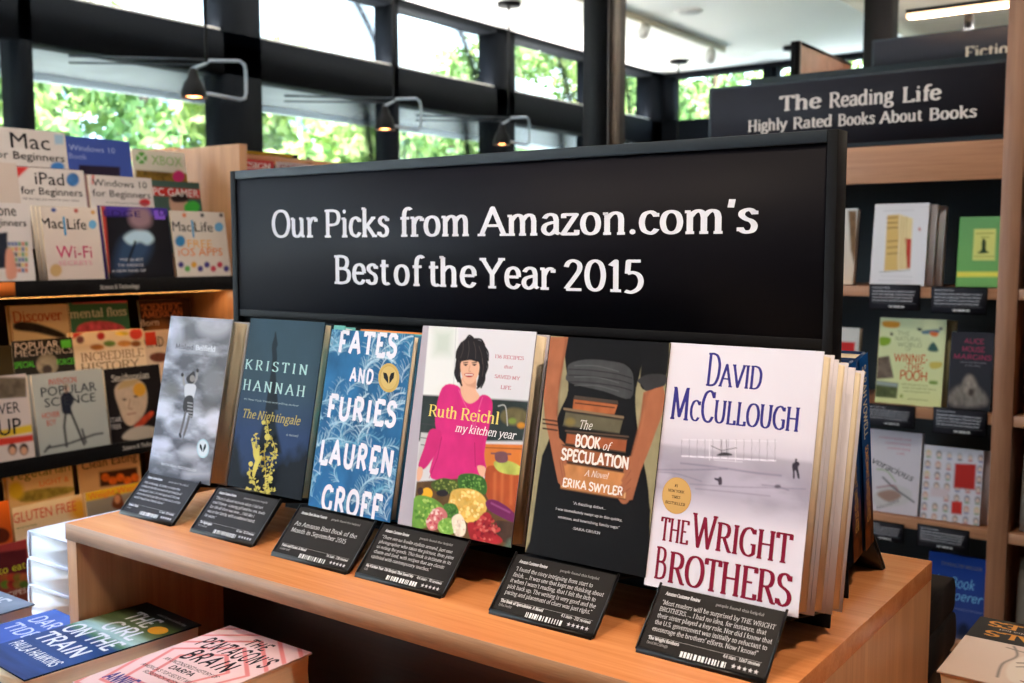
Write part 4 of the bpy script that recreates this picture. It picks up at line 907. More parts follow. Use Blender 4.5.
def art_white(a):
    a.fill((236, 238, 248)); a.done()
    a.text('CIRCLE', (.45, .22), (.95, .22), .10, (90, 96, 150), uv=True, font='line', w=1.6); a.text('OF US', (.6, .42), (.95, .42), .09, (90, 96, 150), uv=True, font='line', w=1.6)
def art_trials(a):
    v = np.linspace(0, 1, a.ny)[:, None]*np.ones((1, a.nx)); n = fbm(a.ny, a.nx, 5, 12, 4)
    a.fill((206, 184, 172)); m = (v > .62); a.img = np.where(m[..., None], lin((40, 38, 38))*(.8+.4*n[..., None]), a.img)
    g = (130, 120, 116)
    a.img[:, :] = a.img
    a.H = np.eye(3)
    a.smooth([(.36, .05), (.52, .10), (.58, .3), (.50, .5), (.34, .58), (.2, .5), (.14, .3), (.2, .1)], (214, 200, 190), soft=2)
    for q in ([(.62, .6), (.56, .46), (.62, .3), (.6, .1)], [(.1, .55), (.08, .3), (.14, .1)], [(.66, .56), (.5, .54), (.36, .6), (.2, .56)]): a.line(q, .02, g, curve=True, soft=1.5)
    for cx in (.26, .46): a.line([(cx-.06, .30), (cx, .325), (cx+.06, .30)], .014, (90, 80, 78), curve=True); a.line([(cx-.07, .36), (cx, .385), (cx+.07, .36)], .02, (110, 98, 94), curve=True)
    a.line([(.36, .3), (.34, .2), (.38, .18)], .01, g, curve=True); a.line([(.28, .12), (.36, .105), (.44, .12)], .018, (150, 90, 84), curve=True)
    a.done(); c = (206, 140, 60)
    a.text('TRIALS', (.12, .78), (.88, .78), .085, c, uv=True, w=1.5); a.text('and the ones who lost', (.2, .84), (.8, .84), .025, (190, 180, 172), uv=True, n=2)
    a.text('CIRCLES', (.1, .95), (.9, .95), .085, c, uv=True, w=1.5)
tp = EYE-.5137
stack(["cream-edged hardcover with red pentagon pattern and black capitals, topmost of its stack", 'hardcover with thick cream page edge directly under the red patterned cover', 'third hardcover down in the stack under the red patterned cover', 'bottom hardcover of the stack under the red patterned cover'],
      -1.130, .883-.232, tp, .163, .232, .0460, 0, art_pentagon, 'stack with the red patterned cover', cover=(222, 196, 198))
tg = EYE-.555
a_ = R(-4); w_, h_ = .151, .262
cx, cy = -1.258, .931   # its far right corner
x_ = cx-math.cos(a_)*w_+math.sin(a_)*h_; y_ = cy-math.sin(a_)*w_-math.cos(a_)*h_
stack(['dark blue and green hardcover with an orange dot lying on its stack', 'hardcover directly under the one with the orange dot', 'third hardcover down under the one with the orange dot', 'fourth hardcover down under the one with the orange dot', 'lowest hardcover touching the table under the one with the orange dot'],
      x_, y_, tg, w_, h_, .0284, -4, art_train, 'stack with the dark train cover', cover=(28, 36, 54))
b_top = EYE-.580
stack(['blue hardcover with pale capitals left of the one with the orange dot', 'hardcover directly under the blue one at the left', 'third hardcover down under the blue one at the left', 'bottom hardcover under the blue one at the left'],
      -1.574-.0, .676, b_top, .118, .200, .0297, -3, art_dark, 'stack with the blue cover', cover=(56, 88, 164))
g_top = EYE-.574
stack(['grey hardcover with white capitals in the lower left corner', 'hardcover directly under the grey one in the corner', 'third hardcover down under the grey one in the corner', 'bottom hardcover under the grey one in the corner'],
      -1.748, .628, g_top, .152, .232, .0310, 0, art_grey, 'stack with the grey cover', cover=(110, 120, 132))
wt = EYE-.501
stack(['thick white hardcover on top of the white stack beside the display case', 'second thick white hardcover from the top of the white stack', 'third thick white hardcover from the top of the white stack', 'bottom white hardcover of the white stack, almost hidden'],
      -1.776, .950, wt, .158, .235, .0494, 0, art_white, 'white hardcovers stacked left of the case', cover=(240, 242, 252), pages=PAGESW)
# right end: dark stack behind the case and the pale book in the corner
dk_top = EYE-.486
stack(['black hardcover on top of the dark stack behind the right end of the case', 'second black hardcover from the top of the dark stack', 'third black hardcover from the top of the dark stack', 'bottom black hardcover of the dark stack'],
      -.360, 1.600, dk_top, .125, .165, .0515, 180, None, 'black hardcovers stacked behind the case', cover=(34, 30, 30), pages=plain('black_page_edges', (30, 27, 27), .7))
tt = EYE-.515
for i, lab in enumerate(['pale hardcover with orange TRIALS lettering on a black band, in the lower right corner', 'hardcover directly under the pale one in the lower right corner', 'third hardcover down in the lower right corner', 'fourth hardcover down in the lower right corner', 'bottom hardcover in the lower right corner stack']):
    make_book(lab, .160, .236, .0365, (-.308+.160, 1.30+.236, tt-i*.0368), (-math.pi/2, 0, math.pi), art_trials if i == 0 else None, group='stack in the lower right corner', cover=(206, 184, 172) if i == 0 else (190, 160, 120), spine=(190, 110, 30))

# ================================================================ wall bookcase at the right
SYR = 3.10
bc = empty('bookcase', (-.6, SYR+.17, 0)); tag(bc, 'tall oak bookcase with dark back behind the display sign', 'bookcase'); o = (-.6, SYR+.17, 0)
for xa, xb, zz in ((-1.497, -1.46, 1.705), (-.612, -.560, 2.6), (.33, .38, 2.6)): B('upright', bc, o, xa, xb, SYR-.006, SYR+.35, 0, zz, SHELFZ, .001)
B('back_panel', bc, o, -1.497, .33, SYR+.33, SYR+.35, 0, 2.0, BACKP)
SH = [1.303, .952, .622, .28, .06]
for zt in SH:
    for xa, xb in ((-1.497, -.612), (-.56, .33)): B('shelf', bc, o, xa, xb, SYR, SYR+.33, zt-.03, zt, SHELFW, .001)
for xa, xb in ((-1.497, -.612), (-.56, .33)): B('header', bc, o, xa, xb, SYR, SYR+.02, 1.605, 1.712, SHELFW, .001)
B('top_shelf', bc, o, -1.497, .33, SYR+.02, SYR+.33, 1.69, 1.712, SHELFW)
def wall_sign(name, label, x0, x1, z0, z1, y, texts, tcol, th=.03, lab=None):
    s = empty(name, ((x0+x1)/2, y, z0)); tag(s, label, 'sign'); o = ((x0+x1)/2, y, z0)
    B('sign_frame', s, o, x0, x1, y+.004, y+th, z0, z1, FRAME, .001)
    m = MB(); x0i, x1i, z0i, z1i = x0+.012, x1-.012, z0+.012, z1-.010
    m.box(x0i-o[0], x1i-o[0], 0, .004, z0i-o[2], z1i-o[2], PANEL, tuple(lin((44, 43, 50))))
    q = [proj(p) for p in ((x0i, y, z1i), (x1i, y, z1i), (x1i, y, z0i), (x0i, y, z0i))]
    A = Art(m, (x0i-o[0], 0, z0i-o[2]), (1, 0, 0), (0, 0, 1), (0, -1, 0), x1i-x0i, z1i-z0i, q, MATTE)
    A.lift = lambda s_=A: (setattr(s_, 'layer', s_.layer+1) or .0006+s_.layer*.0002)
    for (t, p0, p1, cap, w) in texts: A.text(t, p0, p1, cap, tcol, w=w)
    m.build('sign_panel', s)
wall_sign('category_sign', 'dark sign reading The Reading Life above the bookcase', -1.50, -.607, EYE+.0985*SYR, EYE+.1675*SYR, SYR+.01,
          [('The', (779.5, 110.6), (821, 107.4), 13.8, 1.35), ('Reading', (829, 106.8), (893.5, 102.6), 14., 1.35), ('Life', (902, 102), (941, 99.2), 14.2, 1.35),
           ('Highly', (748, 131.4), (787, 129), 10.6, 1.35), ('Rated', (793, 128.6), (832.5, 126), 10.8, 1.35), ('Books', (838, 125.6), (875, 123.4), 11, 1.35), ('About', (880, 123), (922, 120.4), 11, 1.35), ('Books', (929, 119.8), (977, 117), 11.2, 1.35)], (216, 204, 198))
def shelf_card(x0, x1, z1, h, lab):
    s = empty('shelf_card', ((x0+x1)/2, SYR-.004, z1-h)); tag(s, lab, 'card', 'black review cards on the bookcase')
    m = MB(); w = x1-x0; m.box(-w/2, w/2, -.004, 0, 0, h, PLASTIC, tuple(lin((46, 46, 54))))
    A = Art(m, (-w/2, -.004, 0), (1, 0, 0), (0, 0, 1), (0, -1, 0), w, h, None, MATTE); A.lift = lambda s_=A: (setattr(s_, 'layer', s_.layer+1) or .0004+s_.layer*.0001)
    c = (205, 205, 214); A.text('Amazon Customer Review', (.05, .12), (.42, .12), .06, c, uv=True, n=2)
    A.lines(['"Beautifully written and a pleasure to read. I', 'loved every single page of this and will give', 'copies of it to all of the people I know who', 'care about books and about reading them"'], .05, .28, .13, .075, c, .88)
    A.rect(.05, .74, .95, .755, (110, 110, 116)); A.bars(.4, .84, .72, .94, (220, 220, 220)); m.build('card_insert', s)
    b = MB(); b.box(-w/2-.003, w/2+.003, .0, .004, -.003, h+.003, BLACK); b.build('holder', s)
def cardpx(xa, xb, yt, yb, lab):
    a = atY(xa, yt, SYR-.008); b = atY(xb, yb, SYR-.008); shelf_card(a[0], b[0], a[2], a[2]-b[2], lab)
cardpx(870, 918, 285, 310, 'black review card under the white book with a picture of an old volume')
cardpx(932, 985, 287.5, 314, 'black review card under the green book')
cardpx(866, 913, 404, 428, 'black review card under the pale green nature book')
cardpx(934, 985, 408, 437, 'black review card under the dark grey book with pink lettering')
cardpx(864, 902, 520, 543, 'black review card under the white cookbook with the fork')
cardpx(918, 967, 525, 553, 'black review card under the book covered in small faces')
def shelf_book(label, xl, xr, yt, yb, zshelf, t, art, n=1, others=(), yoff=.02, group=None, **k):
    a = atY(xl, yb, SYR+yoff); b = atY(xr, yb, SYR+yoff); w = b[0]-a[0]; h = (atY(xl, yt, SYR+yoff)[2]-zshelf)/math.cos(R(7))
    for i in range(n):
        make_book(label if i == 0 else others[i-1], w, h-.004*i, t, (a[0]+.018*i, SYR+yoff+i*(t+.001), zshelf+.0035), (-R(7), 0, 0), art if i == 0 else None, mat=PRINT, step=.0035, group=group, **k)
def art_old(a):
    z = Z(840, 180, 4.88); a.fill((222, 218, 224)); 
    a.shape(z(232, 172, 290, 168, 282, 440, 215, 445), (214, 178, 112), soft=.6); a.shape(z(290, 168, 355, 188, 342, 432, 282, 440), (226, 204, 156), soft=.6); a.shape(z(318, 285, 348, 288, 342, 430, 328, 432), (190, 60, 50), soft=.5)
    for y in (185, 210, 235, 300, 330, 360): a.line(z(232, y, 280, y-3), .8, (120, 70, 40))
    for x in (300, 312, 326): a.line(z(x, 180, x-6, 434), .5, (200, 172, 120))
    a.blob(*z(388, 240), 1.2, 1.6, (190, 90, 90)); a.line(z(195, 450, 340, 440), .8, (150, 150, 156)); a.line(z(215, 150, 360, 146), .5, (190, 186, 192)); a.line(z(200, 468, 350, 472), .5, (190, 186, 192)); a.line(z(190, 490, 350, 494), .5, (190, 186, 192))
def art_green(a):
    z = Z(840, 180, 4.88); a.fill((104, 156, 100), (112, 168, 96)); a.shape(z(655, 240, 762, 238, 755, 392, 646, 392), (206, 206, 120), soft=.5); a.shape(z(560, 448, 800, 448, 796, 472, 560, 474), (220, 210, 90), soft=.5)
    a.smooth(z(700, 285, 712, 300, 712, 340, 725, 355, 672, 358, 690, 340, 692, 305), (40, 60, 36), soft=.5); a.line(z(665, 262, 748, 260), .8, (120, 130, 60)); a.line(z(690, 280, 725, 280), .8, (120, 130, 60)); a.line(z(655, 374, 750, 374), .6, (120, 130, 60))
def art_torn(a):
    z = Z(840, 180, 4.88); a.fill((206, 206, 206), (214, 190, 168)); a.shape(z(40, 150, 80, 150, 90, 500, 60, 500, 76, 440, 52, 340), (112, 84, 60), soft=1, tex=.4)
def art_pooh(a):
    z = Z(840, 300, 4.88); a.fill((204, 212, 172), (214, 216, 156))
    for p, c in (((212, 104, 288, 108, 280, 134, 216, 130), (222, 150, 50)), ((405, 150, 478, 144, 480, 160, 408, 166), (90, 120, 140)), ((440, 155, 480, 160, 470, 178, 445, 174), (216, 110, 60)), ((195, 182, 245, 186, 240, 216, 198, 222), (130, 164, 50)), ((428, 245, 455, 205, 480, 250), (60, 92, 90)), ((440, 305, 496, 305, 490, 330, 446, 335), (200, 180, 90)), ((440, 395, 475, 398, 470, 412, 436, 408), (120, 150, 70)), ((296, 462, 305, 462, 305, 474, 292, 474), (130, 150, 60)), ((380, 136, 398, 140, 396, 150, 380, 148), (60, 66, 60)), ((486, 134, 500, 134, 498, 146, 486, 146), (60, 70, 90)), ((246, 160, 258, 160, 258, 172, 246, 172), (80, 84, 70))):
        a.smooth(z(*p), c, soft=.5)
    a.shape(z(175, 282, 240, 272, 262, 380, 176, 386), (112, 96, 84), soft=.5, tex=.5); a.shape(z(175, 392, 284, 406, 276, 480, 170, 472), (84, 92, 58), soft=.5, tex=.6); a.shape(z(178, 394, 282, 408, 280, 425, 176, 412), (150, 160, 160), soft=1)
    a.done(); r_ = (196, 84, 50); g = (150, 160, 124)
    a.text('WINNIE-', z(262, 302), z(430, 302), 7.5, r_, font='line', w=1.15); a.text('-THE-', z(312, 342), z(408, 342), 6.6, r_, font='line', w=1.15); a.text('POOH', z(288, 390), z(428, 392), 9., r_, font='line', w=1.15)
    for t_, x0, x1, y in (('THE', 280, 342, 172), ('NATURAL', 268, 400, 200), ('WORLD', 280, 400, 228), ('OF', 318, 350, 248)): a.text(t_, z(x0, y), z(x1, y), 4., g, font='line', w=.9)
    for x0, x1, y in ((300, 430, 418), (306, 470, 436), (310, 440, 452), (330, 430, 490)): a.text('walk through the forest', z(x0, y), z(x1, y), 1.8, (150, 156, 100), n=2)
def art_mouse(a):
    z = Z(840, 300, 4.88); a.fill((52, 52, 60), (40, 40, 46))
    a.smooth(z(520, 480, 560, 430, 620, 410, 680, 430, 720, 490, 690, 520, 560, 520), (120, 112, 106), soft=2, tex=.5); a.smooth(z(600, 400, 625, 365, 655, 380, 670, 430, 640, 470, 600, 440), (140, 130, 122), soft=1.5, tex=.5); a.blob(*z(640, 450), 3, 4, (70, 60, 56), soft=1)
    a.done(); p = (150, 52, 84)
    for t_, x0, x1, y in (('ALICE', 606, 702, 212), ('MOUSE', 594, 706, 252), ('MARGINS', 552, 740, 290)): a.text(t_, z(x0, y), z(x1, y), 4.6, p, font='line', w=1.2)
    a.text('Inside the Private Worlds of Books', z(585, 308), z(715, 310), 1.8, (120, 120, 128), n=2); a.text('a true story', z(610, 324), z(685, 324), 1.8, (120, 120, 128), n=2)
def art_vor(a):
    z = Z(840, 420, 4.88); a.fill((206, 198, 208))
    a.smooth(z(175, 350, 260, 315, 350, 350, 320, 410, 180, 420), (196, 192, 196), soft=1); a.smooth(z(180, 360, 250, 340, 300, 370, 240, 400), (160, 130, 120), soft=1); a.line(z(210, 280, 260, 330, 360, 400), 1.6, (90, 88, 96)); a.line(z(180, 330, 260, 320, 280, 340), 1.2, (150, 90, 100), curve=True)
    a.line(z(180, 240, 230, 250, 270, 300), 1.2, (150, 170, 130), curve=True); a.done()
    a.text('voracious', z(150, 205), z(350, 300), 6.4, (50, 46, 56), w=.9, flat=False, ital=.2); a.text('Nicoletti', z(180, 440), z(290, 400), 3.6, (120, 112, 120), w=.8, flat=False, ital=.2)
    for x0, x1, y in ((190, 350, 95), (220, 350, 120), (230, 345, 145), (275, 315, 168)): a.text('A HUNGRY READER COOKS'[:int((x1-x0)/8)], z(x0, y), z(x1, y+3), 2.2, (200, 130, 150), n=2)
def art_faces(a):
    z = Z(840, 420, 4.88); a.fill((208, 204, 214)); r = random.Random(5)
    for i in range(7):
        for j in range(6):
            x = 432+j*51+i*-4; y = 165+i*51+j*5
            if (j in (3, 4) and i in (1, 2)) or (i == 5 and j == 3) or (i == 4 and j in (0+1,)): continue
            hc = r.choice([(60, 50, 60), (120, 90, 60), (190, 120, 90), (70, 80, 120), (200, 180, 100), (50, 46, 50), (170, 170, 180)])
            a.blob(*z(x, y-3), 2.8, 3.6, hc, soft=.6, alpha=.75); a.blob(*z(x, y+1), 2.0, 2.6, (214, 188, 178), soft=.5); a.blob(*z(x, y+15), 2.6, 1.0, r.choice([(90, 110, 170), (190, 90, 90), (110, 150, 110), (80, 76, 90)]), soft=.6, alpha=.8)
    a.shape(z(562, 212, 665, 216, 658, 342, 554, 330), (178, 44, 40), soft=.5); a.shape(z(545, 396, 597, 400, 594, 462, 542, 456), (190, 50, 44), soft=.5); a.shape(z(444, 330, 532, 336, 526, 378, 440, 372), (206, 188, 196), soft=1)
def art_whisp(a):
    z = Z(880, 543, 4.88); a.fill((26, 62, 150), (52, 66, 120)); a.smooth(z(375, 420, 405, 392, 430, 410, 440, 470, 380, 480), (28, 34, 60), soft=2); a.shape(z(330, 480, 520, 480, 520, 560, 330, 560), (130, 120, 120), soft=6, tex=.4)
    a.done(); c = (110, 170, 220); a.text('the Book', z(250, 205), z(462, 222), 9.6, c, font='line', w=.9, ital=.2); a.text('Whisperer', z(225, 268), z(496, 280), 8.4, c, font='line', w=.9, ital=.2)
    a.text('AWAKENING THE INNER READER', z(355, 330), z(500, 340), 1.8, (110, 120, 160), n=2); a.text('DONALYN MILLER', z(300, 110), z(500, 132), 3., (110, 110, 110), n=2)
shelf_book('white book with a picture of an antique volume, front copy on the upper shelf', 870, 924, 205, 284, SH[0], .022, art_old, 3, ('second white copy behind the front one on the upper shelf', 'third white copy behind the front one on the upper shelf'), cover=(220, 216, 222), group='white books on the upper bookcase shelf')
shelf_book('green book with a yellow label and stripe on the upper shelf', 956, 997, 218, 288, SH[0], .02, art_green, cover=(90, 160, 84))
shelf_book('cream and brown torn-look book at the left of the upper shelf', 822, 853, 210, 282, SH[0], .03, art_torn, cover=(60, 40, 44))
shelf_book('pale green nature book with red lettering on the middle shelf', 875, 941, 319, 404, SH[1], .024, art_pooh, 2, ('orange-topped copy behind the pale green nature book',), cover=(206, 200, 150), group='forest nature books on the middle shelf')
shelf_book('dark grey book with pink lettering and a pale animal on the middle shelf', 947, 990, 333, 407, SH[1], .022, art_mouse, 2, ('second dark grey copy behind the pink-lettered one',), cover=(60, 60, 66), group='dark grey books on the middle shelf')
def art_red(a): a.fill((200, 198, 196)); a.H = np.eye(3); a.shape([(.5, .2), (.9, .2), (.9, .7), (.5, .7)], (190, 40, 40)); a.done()
shelf_book('pale book with a red label half hidden behind the sign on the middle shelf', 818, 855, 328, 400, SH[1], .03, art_red, cover=(130, 110, 100))
shelf_book('white cookbook with a fork and slanting script on the lower shelf', 864, 917, 431, 520, SH[2], .024, art_vor, cover=(190, 184, 200))
shelf_book('white book covered with rows of small faces and red squares on the lower shelf', 920, 979, 447, 527, SH[2], .02, art_faces, 2, ('second copy behind the book of small faces',), cover=(200, 196, 206), group='books of small faces on the lower shelf')
shelf_book('deep blue book with pale blue script on the bottom shelf', 924, 985, 554, 640, .28, .018, art_whisp, cover=(24, 50, 120), pages=PAGESW)
make_book('grey-white book beside the bookcase upright at the far right', .16, .24, .02, (-.535, SYR+.03, SH[2]+.0035), (-R(7), 0, 0), None, cover=(180, 172, 165))
make_book('orange book beside the bookcase upright at the far right, middle shelf', .16, .24, .02, (-.535, SYR+.03, SH[1]+.0035), (-R(7), 0, 0), None, cover=(200, 120, 40))
make_book('white book on the bottom shelf beyond the upright, far right', .16, .26, .02, (-.535, SYR+.03, .28+.0035), (-R(7), 0, 0), None, cover=(150, 140, 130))
make_book('pale lilac book beside the bookcase upright at the far right, upper shelf', .16, .20, .02, (-.535, SYR+.03, SH[0]+.0035), (-R(7), 0, 0), None, cover=(170, 165, 185))

# ================================================================ magazine rack at the left
RX = -2.85
rk = empty('magazine_rack', (-3.1, 1.7, 0)); tag(rk, 'oak magazine rack with black shelf lips full of magazines by the windows', 'magazine rack'); o = (-3.1, 1.7, 0)
RY0, RY1 = .95, 2.315
B('end_panel', rk, o, -3.47, RX, RY1, RY1+.033, 0, EYE+.36, OAKZ, .001); B('end_panel', rk, o, -3.47, RX, RY0-.033, RY0, 0, EYE+.36, OAKZ, .001)
B('back_panel', rk, o, -3.47, -3.45, RY0, RY1, 0, EYE+.28, DARKIN)
LEV = [(EYE-.087, EYE-.135), (EYE-.595, EYE-.640), (EYE-1.13, EYE-1.17)]
for zt, zb in LEV:
    B('shelf_lip', rk, o, RX-.006, RX, RY0, RY1, zb, zt, BLACK, .001)
    B('shelf', rk, o, -3.45, RX-.006, RY0, RY1, zb, zb+.02, DARKIN)
# rack lighting under the shelves
for zt, zb in LEV[:2]:
    s = MB(); s.box(-.004, .004, RY0-o[1]+.02, RY1-o[1]-.02, -.004, 0, emit('warm_strip_light_%d' % int(zb*100), (255, 176, 92), 9.))
    ob = s.build('light_strip', rk); ob.location = (RX-.10-o[0], 0, zb-.001)
    L = bpy.data.lights.new('shelf_strip', 'AREA'); L.shape = 'RECTANGLE'; L.size = RY1-RY0-.06; L.size_y = .02; L.energy = 1.3; L.color = (1., .68, .36)
    lo = bpy.data.objects.new('shelf_strip', L); col.objects.link(lo); lo.location = (RX-.10, (RY0+RY1)/2, zb-.012); lo.rotation_euler = (0, R(-25), R(90))
    lo.rotation_euler = Euler((R(-25), 0, R(90)))
ml = MB(); A = Art(ml, (0, 0, 0), (0, 1, 0), (0, 0, 1), (1, 0, 0), .15, .045, None, MATTE)
A.lift = lambda: .0005; A.text('Science & Technology', (.04, .62), (.94, .62), .27, (200, 196, 190), uv=True, n=3, w=1.2); 
lb = ml.build('shelf_label', rk); p = atX(98, 286, RX); lb.location = (RX-o[0], p[1]-o[1], LEV[0][1])
ml = MB(); A = Art(ml, (0, 0, 0), (0, 1, 0), (0, 0, 1), (1, 0, 0), .15, .045, None, MATTE); A.lift = lambda: .0005; A.text('Science & Technology', (.04, .55), (.94, .55), .27, (200, 196, 190), uv=True, n=3, w=1.2)
lb = ml.build('shelf_label', rk); p = atX(121, 450, RX); lb.location = (RX-o[0], p[1]-o[1], LEV[1][1])
ml = MB(); ml.box(0, .0015, -.14, .028, .004, .043, MATTE, tuple(lin((226, 120, 50)))); lb = ml.build('price_tag', rk); lb['label'] = 'orange shelf tag'; p = atX(5, 290, RX); lb.location = (RX-o[0]+.0002, p[1]-o[1], LEV[0][1]+.002)
MLEAN = R(8); MH = .245
def short(l, i, n):
    w_ = l.split(); cut = w_[:9]
    while cut[-1] in ('in', 'the', 'at', 'of', 'and', 'with', 'a', 'top', 'back', 'front', 'middle'): cut.pop()
    return ' '.join(cut)+(', copy behind it' if n == 1 else ', copy %s behind it' % ('directly', 'second')[i-1])
def mag(label, lev, row, px, py, art, w=.214, drop=0., copies=0, cover=(200, 196, 190), cdir=-1, t=.006, zt=None):
    """px, py: where its top left corner shows; row 0 is the front one"""
    base = [RX-.030, RX-.115, RX-.205][row]; topx = base-math.sin(MLEAN)*MH
    if w > 1 or w < -1: w = atX(w, py, topx)[1]-atX(px, py, topx)[1]
    P = atX(px, py, topx); z0 = P[2]-math.cos(MLEAN)*MH
    lip = LEV[lev][0]
    for i in range(copies, -1, -1):
        yy = P[1]+cdir*.009*i; xx = base-.0075*i
        m = MB(); loc = (xx, yy, z0+.0015*i); rot = (-MLEAN, 0, math.pi/2); M = xf(loc, rot)
        cc = tuple(lin(cover)); m.box(0, w, 0, t, 0, MH, PRINT, cc); m.box(-.0002, w+.0002, .0008, t-.0008, .0006, MH-.0006, PAGES)
        if i == 0 and art:
            A = Art(m, (0, 0, 0), (1, 0, 0), (0, 0, 1), (0, -1, 0), w, MH, frame_quad(M, w, MH), PRINT, .0036)
            A.lift = lambda s_=A: (setattr(s_, 'layer', s_.layer+1) or .0006+s_.layer*.00015)
            art(A); A.done()
        ob = m.build('magazine'); ob.location = loc; ob.rotation_euler = rot
        tag(ob, label if i == 0 else short(label, i, copies), 'magazine', 'magazines in the rack')
        sup.append((yy, yy+w, xx, z0+.0015*i, row, lev))
sup = []
za = Z(0, 100, 2.846); zb_ = Z(0, 280, 2.846); zc = Z(0, 120, 3.79); zd = Z(110, 130, 4.015); ze = Z(0, 290, 4.017); zf = Z(0, 430, 3.793)
K0 = (34, 32, 38)
def sT(a, t, p0, p1, cap, c=K0, w=1.4): a.text(t, p0, p1, cap, c, font='sans', w=1+(w-1)*.4)
def m_mac(a): a.fill((214, 206, 204)); a.blob(*zc(218, 178), 7, 5, (60, 120, 190)); a.shape(zc(205, 55, 240, 55, 240, 92, 208, 92), (160, 190, 214)); a.done(); sT(a, 'Mac', zc(42, 108), zc(190, 112), 15); sT(a, 'for Beginners', zc(-30, 148), zc(244, 154), 7.6)
def m_win10(a): a.fill((62, 84, 166)); a.shape(zc(300, 170, 455, 178, 455, 320, 290, 320), (40, 30, 50)); a.done(); sT(a, 'Windows 10', zc(262, 118), zc(436, 124), 5.6, (170, 180, 226), 1.); sT(a, 'Book', zc(262, 146), zc(330, 150), 5.4, (150, 160, 216), 1.)
def m_xbox(a):
    a.fill((210, 204, 192)); a.blob(*zd(126, 112), 5.6, 6, (80, 160, 60)); a.line(zd(108, 95, 146, 132), 1.4, (214, 220, 204)); a.line(zd(146, 95, 108, 132), 1.4, (214, 220, 204)); a.shape(zd(105, 160, 315, 175, 315, 260, 100, 250), (130, 100, 40), tex=.8); a.blob(*zd(275, 186), 6, 6, (190, 50, 110)); a.done(); sT(a, 'XBOX', zd(168, 140), zd(290, 146), 9, (150, 186, 120), 1.6)
def m_ipad(a): a.fill((216, 208, 206)); a.shape(zc(52, 176, 110, 178, 58, 228), (206, 60, 60)); a.blob(*zc(276, 226), 6.4, 6.8, (60, 110, 170), tex=.4); a.done(); sT(a, 'iPad', zc(134, 244), zc(244, 248), 12); sT(a, 'for Beginners', zc(80, 280), zc(312, 290), 7.2); a.text('All the tips you need for your tablet', zc(85, 302), zc(300, 308), 1.8, (120, 110, 120), n=2)
def m_win(a): a.fill((216, 208, 206)); a.shape(za(262, 214, 268, 212, 266, 240, 262, 240), (206, 60, 60)); a.blob(*za(412, 292), 5.6, 4, (200, 50, 60)); a.done(); sT(a, 'Windows 10', za(264, 246), za(418, 250), 6.6); sT(a, 'for Beginners', za(264, 274), za(428, 280), 6.6); a.text('the complete guide to the new system', za(300, 294), za(420, 298), 1.7, (110, 110, 116), n=2)
def m_pcg(a): a.fill((70, 92, 84)); a.shape(zd(170, 228, 360, 240, 362, 275, 170, 262), (190, 50, 46)); a.smooth(zd(240, 270, 300, 250, 310, 300, 290, 330, 250, 330), (190, 150, 130)); a.smooth(zd(245, 268, 300, 256, 312, 285, 260, 290), (44, 34, 36)); a.smooth(zd(300, 300, 335, 285, 360, 305, 340, 340, 305, 330), (70, 180, 70)); a.done(); sT(a, 'PC GAMER', zd(174, 262), zd(356, 270), 7.4, (226, 222, 222), 1.6)
def m_iphone(a):
    a.fill((216, 208, 208)); a.shape(zc(-20, 430, 28, 425, 30, 560, -20, 565), (40, 44, 60)); 
    r = random.Random(2)
    for i in range(6):
        for j in range(6): a.shape(zc(*[30+j*13, 462+i*20, 40+j*13, 462+i*20, 40+j*13, 477+i*20, 30+j*13, 477+i*20]), r.choice([(60, 90, 150), (190, 90, 60), (70, 140, 90), (40, 40, 50), (200, 170, 80)]))
    a.smooth(zc(22, 500, 45, 490, 62, 560, 60, 598, 25, 598), (214, 150, 130)); a.done(); sT(a, 'iPhone', zc(-70, 362), zc(62, 362), 11); sT(a, 'for Beginners', zc(-120, 400), zc(100, 402), 7)
def m_wifi(a):
    a.fill((220, 206, 196), (214, 196, 190)); a.blob(*zc(212, 570), 6, 6.4, (196, 160, 110)); a.blob(*zc(203, 341), 2.4, 2, (60, 90, 170)); a.blob(*zc(288, 344), 2, 2, (190, 80, 80)); a.blob(*zc(352, 350), 2, 2, (200, 140, 60)); a.done()
    sT(a, 'Mac', zc(154, 410), zc(240, 412), 10.4); sT(a, '|', zc(242, 420), zc(250, 420), 14, (90, 160, 210)); sT(a, 'Life', zc(256, 414), zc(328, 416), 10.4); a.ellipse(*zc(350, 396), 4, 4.4, (110, 170, 214)); sT(a, 'Wi-Fi', zc(215, 520), zc(350, 526), 12, (200, 60, 110), .8); sT(a, 'SECRETS', zc(222, 548), zc(350, 552), 4.4, (222, 150, 170), .8)
def m_dark(a):
    a.fill((70, 50, 150), (16, 14, 20)); a.shape(za(284, 332, 480, 332, 500, 520, 296, 520), (14, 14, 20), soft=1); a.shape(za(292, 335, 478, 335, 495, 500, 300, 500), (24, 24, 32), soft=3); a.smooth(za(340, 410, 380, 380, 420, 380, 430, 420, 400, 470, 330, 490), (60, 90, 130), soft=5, alpha=.6); a.smooth(za(352, 392, 380, 372, 420, 374, 438, 396, 420, 412, 398, 404, 372, 412), (180, 210, 230), soft=1.6); a.line(za(385, 404, 365, 460), 2.2, (20, 22, 30)); a.smooth(za(372, 310, 420, 310, 430, 350, 400, 366, 370, 350), (150, 120, 130), soft=3); a.shape(za(284, 300, 298, 300, 312, 490, 302, 495), (190, 70, 60), soft=1); a.done()
    sT(a, 'EDGE', za(296, 332), za(400, 332), 6, (44, 30, 100), 1.5); a.rect(.78, .03, .95, .15, (130, 90, 210)); sT(a, 'D', za(452, 330), za(470, 330), 6, (40, 30, 90), 1.6)
    for t_, x0, x1, y in (('THE QUEST', 340, 408, 458), ('TO CREATE', 335, 408, 474), ('A NEW KIND OF', 318, 415, 490)): sT(a, t_, za(x0, y), za(x1, y), 2.6, (206, 206, 216), 1.2)
